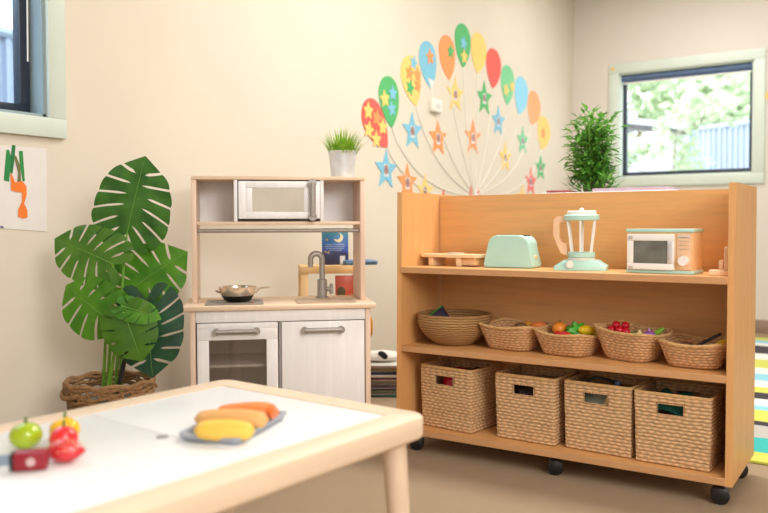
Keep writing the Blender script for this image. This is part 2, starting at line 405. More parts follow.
# ---------------------------------------------------------------- striped rug
def rugmat():
    m, nt, b = new_mat('striped_rug')
    tc = N(nt, 'ShaderNodeTexCoord'); sp = N(nt, 'ShaderNodeSeparateXYZ'); L(nt, tc.outputs['Object'], sp.inputs[0])
    nz = N(nt, 'ShaderNodeTexNoise', Scale=1.7, Detail=1.0); L(nt, tc.outputs['Object'], nz.inputs['Vector'])
    y = math_n(nt, 'ADD', sp.outputs['Y'], math_n(nt, 'MULTIPLY', math_n(nt, 'SUBTRACT', nz.outputs['Fac'], .5), .12))
    Y0, Y1 = 3.3, 7.0
    f = math_n(nt, 'DIVIDE', math_n(nt, 'SUBTRACT', y, 0.0), Y1-Y0)
    K = dict(y=rgb(206, 208, 92), t=rgb(60, 182, 176), w=rgb(236, 234, 226), k=rgb(62, 54, 60), b=rgb(142, 204, 222), g=rgb(190, 184, 178))
    seq = [(462, 'y'), (455, 't'), (440, 'g'), (429, 'k'), (425, 'y'), (414, 'b'), (409, 'w'), (402, 'k'), (394.5, 'y'), (389, 'w'), (383, 'b'), (376, 'w'), (370, 'y'), (362, 'w'), (356, 'k'), (348, 'w'), (345, 'b'), (342, 'y')]
    st = []
    for py, k in seq:
        p = on_z(762, py, 0); st.append((max(0, min(1, (p.y-Y0)/(Y1-Y0))), K[k]))
    st[0] = (0, st[0][1])
    r = ramp(nt, st, 'CONSTANT'); L(nt, f, r.inputs['Fac']); L(nt, r.outputs['Color'], b.inputs['Base Color'])
    b.inputs['Roughness'].default_value = .95
    n2 = N(nt, 'ShaderNodeTexNoise', Scale=300.0); bp = N(nt, 'ShaderNodeBump', Strength=.4, Distance=.003); L(nt, n2.outputs['Fac'], bp.inputs['Height']); L(nt, bp.outputs['Normal'], b.inputs['Normal'])
    return m
rug = MB().box(-1.6, 1.3, .0, 3.62, 0, .012, .004).build('rug', rugmat())
rug.location = (0, 3.3, 0.001); tag(rug, 'striped rug in lime, black, white and blue on floor behind the bookcase', 'rug')

# ================================================================== BOOKCASE ON CASTERS
BX, BY, BL, BD, BH = -1.722, 2.720, 1.272, .438, 1.051
bc = thing('mobile_bookcase', 'beech bookcase on black casters with toy appliances and woven baskets', 'bookcase', (BX, BY, 0))
BZ, S2, S1, TP = .098, .431, .749, .022
for x in (0, BL-TP):
    MB().prism([(0, .074), (BD, .074), (BD-.008, BH), (.010, BH)], TP, Matrix(((0, 1, 0, x), (1, 0, 0, 0), (0, 0, 1, 0), (0, 0, 0, 1)))).build('side_panel', M['beechZ'], bc, smooth=0)
BP = .316
MB().box(TP+.006, BL-TP, BP, BP+.014, BZ, 1.043).build('back_panel', M['beechX'], bc, smooth=0)
for z in (BZ, S2, S1):
    sh_ = MB().box(TP, BL-TP, .004, BD-.01, z-.023, z, .0015, seg=1).build('shelf', M['beechX'], bc)
    MB().box(TP, BL-TP, -.0005, .0055, z-.024, z+.0005, .0015, seg=1).build('edge_strip', M['beechE'], sh_)
def caster(x, y, a):
    c = bpy.data.objects.new('caster', None)
    w_ = MB(); mt = T(x, y, .029) @ Rz(a)
    for s_ in (-1, 1):
        ax = mt.to_3x3() @ V((1, 0, 0))
        w_.tube([V((x, y, .029))+ax*(.006*s_), V((x, y, .029))+ax*(.009*s_), V((x, y, .029))+ax*(.022*s_), V((x, y, .029))+ax*(.026*s_)], [.024, .029, .029, .023], 24)
    o = w_.build('caster', M['black'], bc)
    h = MB().cyl((x, y, .05), (x, y, .076), .012).box(x-.02, x+.02, y-.02, y+.02, .069, .0745, .002)
    h.build('bracket', M['black'], o)
for x, y, a in ((.062, .06, -1.1), (BL*.5+.022, .055, -1.25), (BL-.046, .055, -1.35), (BL-.045, BD-.06, 2.2), (.06, BD-.06, 0), (BL*.5, BD-.06, .8)): caster(x, y, a)

# ---------------------------------------------------------------- top shelf toys
# low wooden board on feet
p = thing('toy_hob_board', 'low pale wooden toy board on block feet with round grey plate', 'toy', (-1.560, 2.862, S1+.0005), math.radians(-1))
q = MB(); pts = rrect(.272, .125, .02, 5)
q.loft([[V((x, y+.055, .036)) for x, y in pts], [V((x, y+.055, .048)) for x, y in pts]], True, True); q.build('board', M['toyply'], p)
for x in (-.085, .045): MB().box(x-.011, x+.011, .002, .11, 0, .036, .002).build('foot', M['toyply'], p)
MB().box(-.12, -.105, .05, .115, 0, .036, .002).build('foot', M['toyply'], p)
MB().box(.056, .12, .012, .1, .004, .036, .004).build('drawer_block', M['toywood'], p)
MB().lathe([(.001, .0482), (.036, .0482), (.036, .053), (.001, .053)], 28, (-.005, .07, 0)).build('round_plate', plain('plate_grey', rgb(205, 196, 184), .4), p)
# toaster
t = thing('toy_toaster', 'mint green wooden toy toaster with rounded top', 'toy', (-1.298, 2.865, S1+.0005), math.radians(2))
q = MB(); W_, H_ = .208, .128
def tprof(w, h, r1=.042, r2=.012):
    o = [(-w/2+r2, 0), (w/2-r2, 0)]
    for i in range(5): a = -PI/2+PI/2*i/4; o.append((w/2-r2+r2*math.cos(a), r2+r2*math.sin(a)))
    for i in range(9): a = PI/2*i/8; o.append((w/2-.018-r1+r1*math.cos(a), h-r1+r1*math.sin(a)))
    for i in range(9): a = PI/2+PI/2*i/8; o.append((-w/2+.018+r1+r1*math.cos(a), h-r1+r1*math.sin(a)))
    for i in range(5): a = PI+PI/2*i/4; o.append((-w/2+r2+r2*math.cos(a), r2+r2*math.sin(a)))
    return o
pr = tprof(W_, H_)
def offs(pr, k, y): cx, cz = 0, H_/2; return [V((x*(1-k), y, cz+(z-cz)*(1-k*1.2))) for x, z in pr]
q.loft([offs(pr, .035, 0), offs(pr, .01, .003), offs(pr, 0, .008), offs(pr, 0, .092), offs(pr, .01, .097), offs(pr, .035, .1)], True, True)
q.build('body', M['mint'], t)
for y in (.03, .066): MB().box(-.065, .065, y-.007, y+.007, H_-.004, H_+.0006).build('slot', M['slotd'], t, smooth=0)
q = MB().box(W_/2-.022, W_/2-.002, .038, .062, .035, .048, .003); q.build('lever', M['toyply'], t)
# blender
b = thing('toy_blender', 'mint toy blender with slatted jug and pale wooden handle', 'toy', (-1.012, 2.895, S1+.0005), math.radians(14))
q = MB(); q.loft([[V((x, y, z)) for x, y in rrect(w_, d_, .006, 4)] for w_, d_, z in ((.190, .135, 0), (.190, .135, .014), (.130, .102, .034), (.126, .098, .036))], True, True); q.build('base', M['mint'], b)
MB().tube([(-.035, -.058, .024), (-.035, -.078, .022)], .013, 18).build('dial', M['white'], b)
MB().lathe([(.05, .036), (.05, .046)], 28, cap0=True, cap1=True).build('collar', plain('collar_white', rgb(226, 222, 214), .4), b)
MB().lathe([(.046, .046), (.05, .048), (.05, .064), (.046, .066)], 28, cap0=True, cap1=True).build('jug_bottom', M['mint'], b)
for i in range(6):
    a = PI/6+i*PI/3
    MB().cyl((.040*math.cos(a), .040*math.sin(a), .064), (.056*math.cos(a), .056*math.sin(a), .188), .0042, seg=10).build('slat', M['white'], b)
MB().lathe([(.060, .184), (.065, .186), (.065, .202), (.061, .205)], 28, cap0=True, cap1=True).build('jug_rim', M['mint'], b)
MB().lathe([(.054, .204), (.054, .217), (.050, .220), (.008, .221), (.008, .228), (.003, .231)], 28, cap0=True, cap1=True).build('lid', M['white'], b)
q = MB()
hout = [(-.050, .200), (-.088, .200), (-.102, .188), (-.104, .130), (-.090, .092), (-.074, .060), (-.050, .052)]
hin = [(-.050, .178), (-.074, .178), (-.080, .172), (-.081, .122), (-.074, .104), (-.064, .098), (-.054, .098)]
va = [[q.bm.verts.new((x, y, z)) for x, z in pts] for pts in (hout, hin) for y in (-.008, .008)]
for k in range(len(hout)-1):
    q.bm.faces.new((va[0][k], va[0][k+1], va[2][k+1], va[2][k])); q.bm.faces.new((va[1][k+1], va[1][k], va[3][k], va[3][k+1]))
    q.bm.faces.new((va[0][k+1], va[0][k], va[1][k], va[1][k+1])); q.bm.faces.new((va[2][k], va[2][k+1], va[3][k+1], va[3][k]))
for k in (0, -1): q.bm.faces.new((va[0][k], va[2][k], va[3][k], va[1][k]))
q.build('handle', M['pinkwood'], b)
# microwave
m_ = thing('toy_microwave', 'wooden toy microwave with white door and mint top', 'toy', (-.707, 2.798, S1+.0005), math.radians(-5))
w2, dd, hh = .113, .115, .153
MB().box(-w2, w2, .008, dd, .010, hh-.010, .003).build('cabinet', M['toywood'], m_)
MB().box(-w2-.003, w2+.003, .004, dd+.003, 0, .011, .002).build('base_board', M['mint'], m_)
MB().box(-w2-.003, w2+.003, .004, dd+.003, hh-.011, hh, .002).build('top_board', M['mint'], m_)
d_ = frame_bars(MB(), -.087, .032, .034, .112, .022, -.004, .008, .002).build('door', M['white'], m_)
MB().box(-.089, .034, .000, .005, .032, .114).build('door_window', M['micscreen'], d_, smooth=0)
MB().box(.036, .049, -.009, -.003, .036, .110, .003).build('door_handle', plain('handle_grey', rgb(206, 206, 210), .4), d_)
for z in (.018, .124): MB().box(-.103, -.088, -.006, -.003, z-.006, z+.006, .001).build('hinge', plain('hinge_grey', rgb(196, 188, 186), .4), d_)
MB().box(.062, .108, .004, .009, .014, .138, .001).build('control_panel', M['pinkwood'], m_)
MB().tube([(.085, .006, .045), (.085, -.010, .045)], [.0175, .016], 24).build('knob', M['white'], m_)
for k in range(4): MB().box(.068, .102, .0025, .0052, .083+k*.013, .088+k*.013, .001).build('button_strip', plain('btn', rgb(222, 190, 158), .5), m_)
MB().box(.066, .104, .0025, .0052, .122, .130, .001).build('display', plain('disp', rgb(224, 220, 216), .4), m_)
# stepped wooden peg toy
g_ = thing('wooden_peg_stand', 'small pale wooden stand with two upright pegs by right bookcase side', 'toy', (-.506, 2.79, S1+.0005), math.radians(8))
MB().box(-.034, .030, -.03, .03, 0, .018, .003).build('base', M['pinkwood'], g_)
MB().box(-.004, .010, -.012, .010, .018, .050, .003).build('peg', M['pinkwood'], g_)
MB().box(.012, .026, -.012, .010, .018, .094, .004).build('peg', M['pinkwood'], g_)

# ---------------------------------------------------------------- baskets
def tray_basket(label, x, y, rz, wt, wb, dt, db, h, dip=.012, tilt=0):
    t = thing('tray_basket', label, 'basket', (x, y, S2+.001), rz, 'woven tray baskets on the middle shelf')
    n0 = dense(rrect(wb, db, .04, 4), .012); n = len(n0)
    def ring(k, extra=0.0, z=None, seed=0):
        w_ = wb+(wt-wb)*k; d_ = db+(dt-db)*k
        out = []
        for px, py in n0:
            X = px*(w_+extra)/wb; Y = py*(d_+extra)/db
            cx = abs(px)/(wb/2); cy = abs(py)/(db/2)
            lift = -dip*(1-min(1, (cx*cy)**2*1.1))*k + tilt*px/wb*k
            wob = .0028*mnoise.noise(V((X*40, Y*40, k*9+x*7)))
            zz = (h*k+lift) if z is None else z
            r = math.hypot(X, Y) or 1
            out.append(V((X+X/r*wob, Y+Y/r*wob, zz)))
        return out
    K = [0, .02, .08, .2, .35, .5, .65, .8, .92, 1.0]
    rings = [ring(0, -.02, 0)] + [ring(k**.9, (.0 if k > .05 else -.008), None if k else .002) for k in K]
    rings += [ring(1.0, -.012)] + [ring(k, -.016) for k in (.9, .6, .3, .1)] + [ring(.08, -.03, .008)]
    MB().loft(rings, True, True).build('woven_body', M['trayw'], t, smooth=70)
    top = ring(1.0, -.004)
    MB().tube([p+V((0, 0, .001)) for p in top], .0055, 7, closed=True).build('rim', M['straw'], t)
    return t
tray_basket('woven tray basket on middle shelf, second from left beside the round bowl', -1.280, 2.893, math.radians(-8), .246, .175, .225, .15, .104, .014)
tray_basket('woven tray basket holding orange, green and yellow play food', -1.050, 2.876, math.radians(-10), .226, .165, .225, .15, .098, .018, -.010)
tray_basket('woven tray basket with red grapes and purple onion', -.816, 2.884, math.radians(-17), .240, .165, .215, .14, .118, .014, -.018)
tray_basket('woven tray basket with black utensil at right end of middle shelf', -.592, 2.866, math.radians(-2), .226, .165, .225, .15, .096, .016)

bw = thing('coiled_bowl', 'large round coiled rattan bowl at left end of middle shelf', 'bowl', (-1.541, 2.880, S2+.0005))
prof = [(.001, 0), (.075, 0), (.085, .004), (.112, .022), (.138, .045), (.155, .070), (.161, .095), (.161, .120), (.157, .123), (.152, .120), (.152, .095), (.146, .072), (.130, .048), (.105, .026), (.080, .010), (.001, .008)]
prof = [(r*.94, z) for r, z in prof]
MB().lathe(prof, 48).build('coil_body', M['bowlw'], bw, smooth=70)
MB().tube([((.157*.94)*math.cos(a), (.157*.94)*math.sin(a), .121) for a in [2*PI*i/48 for i in range(48)]], .006, 8, closed=True).build('rim', plain('rattan_rim', rgb(166, 124, 78), .6, var=.15, scale=50), bw)
pk = thing('snack_packet', 'small dark purple packet with green edge poking from the round bowl', 'packet', (-1.604, 2.88, S2+.09), math.radians(20))
mtx = Matrix.Rotation(math.radians(-38), 4, 'Y') @ Matrix.Rotation(math.radians(-25), 4, 'X')
MB().box(-.04, .04, -.008, .008, -.02, .05, .006, mtx).build('packet_body', paint(44, 38, 66, .3), pk)
MB().box(-.041, .041, -.009, .009, .044, .052, .002, mtx).build('green_edge', paint(70, 140, 60), pk)

# play food in the trays: each piece its own object
def ball(name, label, cat, c, r, col, sx=1, sy=1, sz=1, lump=0, rough=.35, group=None, rz=0, parent=None):
    o = MB().ball((0, 0, 0), r, sx, sy, sz, 20, lump=lump).build(name, paint(*col, rough), parent)
    o.location = c; o.rotation_euler = (0, 0, rz)
    if cat: tag(o, label, cat, group)
    return o
zt = S2
o = ball('toy_orange', 'orange toy fruit in the basket of mixed play food', 'toy food', (-1.097, 2.895, zt+0.089), .028, (236, 140, 40))
MB().cyl((0, 0, .025), (.002, 0, .034), .003).build('stalk', paint(90, 110, 40), o)
o = ball('toy_lettuce', 'curly green toy lettuce among mixed play food', 'toy food', (-1.030, 2.895, zt+0.087), .036, (72, 168, 44), 1.1, 1, .8, lump=.55)
o = ball('toy_lemon', 'yellow toy lemon lying on the toy lettuce', 'toy food', (-0.987, 2.875, zt+0.093), .022, (240, 200, 30), 1.35, 1, .9)
o = ball('toy_tomato', 'red toy tomato half at front of mixed play food', 'toy food', (-1.060, 2.845, zt+0.071), .025, (226, 60, 62), 1.3, 1, .7)
o = ball('toy_tomato', 'small red toy tomato beside the toy orange', 'toy food', (-1.087, 2.855, zt+0.069), .019, (214, 52, 48))
o = ball('toy_ham', 'pale pink toy ham slice between orange and lettuce', 'toy food', (-1.063, 2.915, zt+0.089), .024, (226, 150, 140), 1, .5, 1)
o = ball('toy_pea_pod', 'teal toy pea pod at left of mixed play food', 'toy food', (-1.117, 2.850, zt+0.067), .016, (70, 176, 148), 1.8, 1, .7)
o = ball('toy_pea_pod', 'teal toy pea pod at right of mixed play food', 'toy food', (-0.993, 2.836, zt+0.071), .016, (46, 168, 140), 1.6, 1, .8)
o = ball('toy_pepper', 'yellow toy pepper at right edge of mixed play food', 'toy food', (-0.967, 2.905, zt+0.085), .02, (238, 196, 52), 1.2, 1, 1)
o = ball('toy_carrot', 'orange toy carrot in the tray next to the round bowl', 'toy food', (-1.207, 2.960, zt+0.089), .018, (238, 130, 62), 1.8, 1, .8, rz=.5)
o = ball('toy_potato', 'golden toy potato in the tray next to the round bowl', 'toy food', (-1.254, 2.970, zt+0.087), .018, (226, 160, 60), 1.5, 1, .8, rz=-.4)
o = ball('toy_bean', 'lime green toy bean in the tray next to the round bowl', 'toy food', (-1.217, 2.895, zt+0.081), .011, (170, 200, 50), 2.2, 1, .7, rz=.2)
o = ball('toy_nut', 'brown toy nut in the tray next to the round bowl', 'toy food', (-1.274, 2.940, zt+0.083), .02, (130, 92, 62), 1.3, 1, .8)
gp = thing('toy_grapes', 'bunch of shiny red toy grapes in the third tray basket', 'toy food', (-0.863, 2.900, zt+0.094))
for k, (dx, dy, dz) in enumerate(((-.018, 0, .024), (.012, .012, .022), (-.002, -.016, .008), (-.034, -.006, .006), (.022, -.012, .002), (0, .02, .004), (-.016, .006, -.004))):
    MB().ball((dx, dy, dz), .0155, seg=16).build('grape', paint(206, 24, 42, .25), gp)
o = ball('toy_onion', 'purple toy onion in the tray with red grapes', 'toy food', (-0.750, 2.855, zt+0.089), .024, (150, 92, 176), 1, 1, .95)
MB().lathe([(.006, .02), (.002, .032)], 10, cap1=True).build('tip', paint(180, 130, 190), o)
o = MB().prism([(-.02, 0), (.02, 0), (.004, .036)], .018).build('toy_cheese', paint(246, 226, 160), None, smooth=0)
o.location = (-0.787, 2.848, zt+0.077); tag(o, 'pale yellow toy cheese wedge left of the purple onion', 'toy food')
o = ball('toy_corn', 'yellow toy corn piece below the cheese wedge', 'toy food', (-0.771, 2.832, zt+0.075), .013, (238, 196, 50), 1.8, 1, .8, rz=-.3)
o = ball('toy_leek', 'green toy leek stalk behind the purple onion', 'toy food', (-0.731, 2.880, zt+0.101), .011, (116, 166, 48), .9, .9, 3.0); o.rotation_euler = (0, .9, .2)
o = ball('toy_bean', 'dark green toy bean behind the red grapes', 'toy food', (-0.817, 2.930, zt+0.087), .012, (120, 140, 70), 2, 1, .8, rz=.3)
ut = thing('toy_spatula', 'black toy spatula leaning in the rightmost tray basket', 'utensil', (-0.568, 2.888, zt+0.077), math.radians(20))
MB().tube([(-.03, 0, -.01), (.05, 0, .035)], .0055, 8).build('handle', M['black'], ut)
MB().box(-.06, -.025, -.014, .014, -.018, -.012, .002).build('blade', M['black'], ut)
o = ball('toy_banana', 'yellow toy banana end in the rightmost tray basket', 'toy food', (-0.516, 2.868, zt+0.081), .012, (226, 180, 40), 2.6, 1, 1, rz=.5); o.rotation_euler = (0, -.5, .5)
o = ball('toy_walnut', 'brown toy walnut in the rightmost tray basket', 'toy food', (-0.631, 2.888, zt+0.059), .024, (120, 80, 52), 1.2, 1, .8, lump=.2)

# lower boxes
def box_basket(label, x, y, rz, w, d, h):
    t = thing('storage_basket', label, 'basket', (x, y, BZ+.001), rz, 'square woven baskets on the bottom shelf')
    row = .0125; st = row/3
    def wall(mb, p0, ax, n, z0, z1, hole=None):
        L_ = ax.length; nu = max(2, int(L_/.0065)); nz = int((z1-z0)/st)
        g = {}
        dirn = ax.normalized()
        for i in range(nu+1):
            for j in range(nz+1):
                u = L_*i/nu; z = z0+(z1-z0)*j/nz
                rr = z/row; bb = abs(math.sin(PI*rr)); aa = math.sin(PI*(u/.0135+math.floor(rr)+.8*mnoise.noise(V((math.floor(rr)*7.3, 1, 2)))+.3*mnoise.noise(V((u*30, z*30, x*5)))))
                off = .0026*bb*(.75+.2*aa)+.0036*mnoise.noise(V((u*14, z*14, x*9+n.x*3)))
                fl = .006*(z/h)                      # slight flare to the top
                edge = min(1, min(u, L_-u)/.008)
                p = p0+dirn*(u+(u/L_-.5)*2*fl)+n*(off*edge+fl); p.z = z
                g[i, j] = mb.bm.verts.new(p)
        for i in range(nu):
            for j in range(nz):
                u = L_*(i+.5)/nu; z = z0+(z1-z0)*(j+.5)/nz
                if hole and hole[0] < u < hole[1] and hole[2] < z < hole[3]: continue
                f = mb.bm.faces.new((g[i, j], g[i+1, j], g[i+1, j+1], g[i, j+1]))
                for lp, (a, c) in zip(f.loops, ((i, j), (i+1, j), (i+1, j+1), (i, j+1))): lp[mb.uv].uv = (L_*a/nu, z0+(z1-z0)*c/nz)
    hz0, hz1, hw = h*.72, h*.875, .085
    mb = MB()
    wall(mb, V((-w/2, 0, 0)), V((w, 0, 0)), V((0, -1, 0)), 0, h, (w/2-hw/2-.004, w/2+hw/2-.004, hz0, hz1))
    wall(mb, V((w/2, 0, 0)), V((0, d, 0)), V((1, 0, 0)), 0, h)
    wall(mb, V((w/2, d, 0)), V((-w, 0, 0)), V((0, 1, 0)), 0, h, (w/2-hw/2, w/2+hw/2, hz0, hz1))
    wall(mb, V((-w/2, d, 0)), V((0, -d, 0)), V((-1, 0, 0)), 0, h)
    bmesh.ops.remove_doubles(mb.bm, verts=mb.bm.verts, dist=.0015)
    o = mb.build('woven_body', M['boxw'], t, smooth=70, recalc=False)
    s = o.modifiers.new('thickness', 'SOLIDIFY'); s.thickness = .009; s.offset = -1
    MB().box(-w/2+.004, w/2-.004, .004, d-.004, .001, .008).build('bottom', M['boxw'], t, smooth=0)
    rp = [V((px, py+d/2, h)) for px, py in dense(rrect(w+.008, d+.008, .010, 3), .02)]
    MB().tube(rp, .0058, 7, closed=True).build('rim', M['straw'], t)
    hf = MB()
    x0, x1 = -hw/2-.004, hw/2-.004
    hf.tube([(x0, -.006, hz0), (x1, -.006, hz0), (x1, -.007, hz1), (x0, -.007, hz1)], .0022, 6, closed=True)
    hf.build('handle_hole_binding', M['boxw'], t)
    return t
box_basket('square woven basket holding a red ball, leftmost on bottom shelf', -1.528, 2.786, math.radians(-7), .238, .20, .246)
box_basket('square woven basket with dark contents, second from left on bottom shelf', -1.190, 2.786, math.radians(-3), .234, .21, .246)
box_basket('square woven basket holding a photo packet and cable, third on bottom shelf', -.912, 2.786, math.radians(-4), .240, .21, .246)
box_basket('square woven basket holding teal cloth, at right end of bottom shelf', -.648, 2.765, math.radians(-2), .242, .22, .242)
o = ball('toy_ball', 'shiny dark red ball inside the leftmost square basket', 'ball', (-1.515, 2.872, BZ+.168), .072, (178, 22, 40), rough=.2)
o = ball('toy_ball', 'dark maroon ball behind the red ball in leftmost basket', 'ball', (-1.462, 2.935, BZ+.205), .03, (110, 20, 34), rough=.25)
o = MB().ball((0, 0, 0), .09, 1, .85, .55, lump=.35).build('bean_bag', paint(46, 34, 34, .8)); o.location = (-1.19, 2.89, BZ+.17); tag(o, 'dark brown cloth bag inside the second square basket', 'bag')
pc = thing('picture_packet', 'green and grey picture packet inside the third square basket', 'packet', (-.925, 2.815, BZ+.18), math.radians(-4))
mtx = Matrix.Rotation(math.radians(-14), 4, 'X')
MB().box(-.05, .042, 0, .012, -.05, .048, .004, mtx).build('card', paint(132, 142, 124, .4, .4), pc)
MB().box(.028, .040, -.002, .014, -.052, .05, .002, mtx @ Matrix.Rotation(.35, 4, 'Y')).build('yellow_edge', paint(214, 176, 96), pc)
cb = MB().tube([(-.09, .02, -.02), (-.07, 0, .012), (-.02, .01, .03), (.03, .02, .022), (.06, .04, .005), (.07, .09, -.02)], .006, 8).build('cable', M['black'])
cb.location = (-.915, 2.83, BZ+.232); tag(cb, 'thick black cable looping over the third square basket', 'cable')
o = ball('toy_bead', 'small blue bead beside the cable in third basket', 'bead', (-.86, 2.85, BZ+.246), .012, (90, 110, 160), rough=.2)
def cloth(name, label, col, x, y, z, w, d, amp, seed):
    mb = MB(); n = 22; g = [[None]*(n+1) for _ in range(n+1)]
    for i in range(n+1):
        for j in range(n+1):
            px, py = (i/n-.5)*w, (j/n-.5)*d
            fall = -.05*max(0, (abs(i/n-.5)*2)**4+(abs(j/n-.5)*2)**4)
            g[i][j] = mb.bm.verts.new((px, py, fall+amp*mnoise.noise(V((px*22+seed, py*22, 3)))))
    for i in range(n):
        for j in range(n): mb.bm.faces.new((g[i][j], g[i+1][j], g[i+1][j+1], g[i][j+1]))
    o = mb.build(name, paint(*col, .85)); o.location = (x, y, z); tag(o, label, 'cloth')
    s = o.modifiers.new('thickness', 'SOLIDIFY'); s.thickness = .003
    return o
cloth('folded_cloth', 'dark teal cloth filling the rightmost square basket', (22, 96, 84), -.665, 2.872, BZ+.226, .18, .17, .03, 1)
cloth('folded_cloth', 'magenta cloth corner in the rightmost square basket', (150, 30, 92), -.575, 2.858, BZ+.222, .06, .14, .02, 5)

# ---------------------------------------------------------------- cabinet, folder, leafy plant behind bookcase
cbn = thing('low_cabinet', 'plain white cabinet standing behind the beech bookcase', 'cabinet', (-1.09, 3.40, .0135))
MB().box(-.30, .29, 0, .40, .06, 1.0265, .003).build('carcass', M['white'], cbn)
MB().box(-.31, .30, -.01, .41, 1.0265, 1.0465, .003).build('cabinet_top', M['white'], cbn)
MB().box(-.27, .26, .03, .37, 0, .06).build('plinth', M['skirt'], cbn)
for s_ in (-1, 1):
    dr = MB().box(-.005+s_*.145-.135, -.005+s_*.145+.135, .40, .416, .09, 1.02, .003).build('door', M['white'], cbn)
    MB().tube([(-.005+s_*.03, .425, .5), (-.005+s_*.03, .425, .62)], .006).build('handle', M['grey_metal'], dr)
fo = thing('paper_folder', 'lilac paper folder lying flat on top behind the bookcase', 'folder', (-.985, 3.52, 1.0605), 0)
MB().box(-.16, .16, -.11, .11, 0, .014, .002).build('cover', paint(196, 172, 190), fo)
MB().box(-.155, .155, -.105, .105, .002, .0125).build('sheets', M['paper'], fo)
fo = thing('paper_folder', 'small dark red booklet at left of the leafy plant', 'folder', (-1.325, 3.52, 1.0605), .1)
MB().box(-.05, .05, -.08, .08, 0, .012, .002).build('cover', paint(150, 70, 70), fo)
pl = thing('leafy_pot_plant', 'dense bushy green plant with narrow leaves beside the back window', 'plant', (-1.220, 3.66, 1.0605))
MB().lathe([(.040, 0), (.048, .006), (.054, .06), (.055, .064), (.05, .064), (.048, .055), (.001, .055)], 28, cap0=True).build('pot', paint(96, 84, 60), pl)
mb = MB(); ml = MB()
random.seed(21)
for k in range(38):
    a = random.uniform(0, 2*PI); r = .05*math.sqrt(random.random()); q_ = r/.05
    hh_ = random.uniform(.30, .40) if k % 3 == 0 else random.uniform(.10, .36)
    rad = random.uniform(.07, .135)*q_
    top = V((rad*math.cos(a), rad*math.sin(a), hh_))
    base = V((r*.7*math.cos(a), r*.7*math.sin(a), .052)); mb.tube([base, base.lerp(top, .5)+V((0, 0, .01)), top], [.003, .0025, .0015], 5)
    for j in range(34):
        f = random.uniform(.10, 1.0); p = base.lerp(top, f)
        a2 = random.uniform(0, 2*PI); el = random.uniform(-.5, 1.0)
        d = V((math.cos(a2)*math.cos(el), math.sin(a2)*math.cos(el), math.sin(el)))
        ln = random.uniform(.035, .07); sd = d.cross(V((0, 0, 1))).normalized()*ln*.19; upv = V((0, 0, 1))
        p = p+d*random.uniform(0, .05); p.z = max(p.z, .018)
        pts = [p, p+d*ln*.35+sd+upv*ln*.05, p+d*ln-upv*ln*.16, p+d*ln*.35-sd+upv*ln*.05]
        for v in pts: v.z = max(v.z, .004)
        ml.bm.faces.new([ml.bm.verts.new(v) for v in pts])
for k in range(260):
    a = random.uniform(0, 2*PI); r = random.uniform(.05, .115); p = V((r*math.cos(a), r*math.sin(a), random.uniform(.004, .10)))
    el = random.uniform(-.2, .9); d = V((math.cos(a)*math.cos(el), math.sin(a)*math.cos(el), math.sin(el))); ln = random.uniform(.035, .06)
    sd = V((-math.sin(a), math.cos(a), 0))*ln*.19
    ml.bm.faces.new([ml.bm.verts.new(v) for v in (p, p+d*ln*.35+sd, p+d*ln, p+d*ln*.35-sd)])
mb.build('stem', M['stem'], pl); ml.build('foliage', M['bamboo'], pl, smooth=0, recalc=False)

# ================================================================== WALL DECORATIONS (left wall)
def wallpt(px, py): p = on_x(px, py, XL); return p.y, p.z
HUB = wallpt(474, 196)
def star_poly(r, rin=.45, rot=0): return [((r if i % 2 == 0 else r*rin)*math.sin(rot+i*PI/5), (r if i % 2 == 0 else r*rin)*math.cos(rot+i*PI/5)) for i in range(10)]
def wall_card(name, poly, d, mat, y, z, parent=None, off=.0004):
    # poly in (along wall, up); along-wall axis is +Y, card faces +X
    mb = MB(); mb.prism([(a, b_) for a, b_ in poly], d, Matrix(((0, 1, 0, 0), (1, 0, 0, 0), (0, 0, 1, 0), (0, 0, 0, 1))))
    o = mb.build(name, mat, parent, smooth=0)
    if parent is None: o.location = (XL+off, y, z)
    else: o.location = (off, y, z)
    return o
CN = dict(red='red', green='green', yellow='yellow', blue='blue', orange='orange', palegreen='pale green', lightblue='light blue', peach='peach', pink='pink')
def balloon(label, col, top, tip, left, right, stickers=(), frac=.36, clip=None):
    ty, tz = wallpt(*top); by, bz = wallpt(*tip)
    ly, _ = wallpt(*left); ry, _ = wallpt(*right)
    hw_ = (ry-ly)/2; ht = math.hypot(ty-by, tz-bz)
    ax = V((ty-by, tz-bz)).normalized(); sx = V((ax.y, -ax.x))
    poly = []
    n = 40
    for i in range(n):
        t_a = 2*PI*i/n
        # teardrop: round above, drawn out to the tip
        h = math.cos(t_a); wdt = math.sin(t_a)
        if h >= 0: u = ht*(1-frac)+h*ht*frac; w_ = wdt
        else: u = ht*(1-frac)*(1+h); w_ = math.copysign(math.sin(PI/2*(1+h)**.78), wdt)
        p = ax*u + sx*(w_*hw_)
        if clip: p = V(clip(p.x, p.y))
        poly.append((p.x, p.y))
    root = wall_card('paper_balloon', poly, .004, M['balloon'][col], by, bz)
    tag(root, label, 'balloon', 'paper balloons on the wall')
    for c, (px, py), r in stickers:
        y, z = wallpt(px, py)
        wall_card('star_sticker', star_poly(r*1.12, .5, random.uniform(-.25, .25)), .003, M['balloon'][c], y-by, z-bz, root, .0041)
    # its string, sagging to the common knot
    y0, z0 = 0, 0; y1, z1 = HUB[0]-by, HUB[1]-bz
    y1 += random.uniform(-.03, .03)
    pts = []
    for i in range(15):
        f = i/14; s_ = math.sin(PI*f)
        pts.append((.004, y0+(y1-y0)*(f**1.35)+.0*s_, z0+(z1-z0)*f-(.10*s_*abs(y1) if abs(y1) > .5 else 0)))
    MB().tube(pts, .003, 5).build('string', M['string'], root)
    return root
S = .034
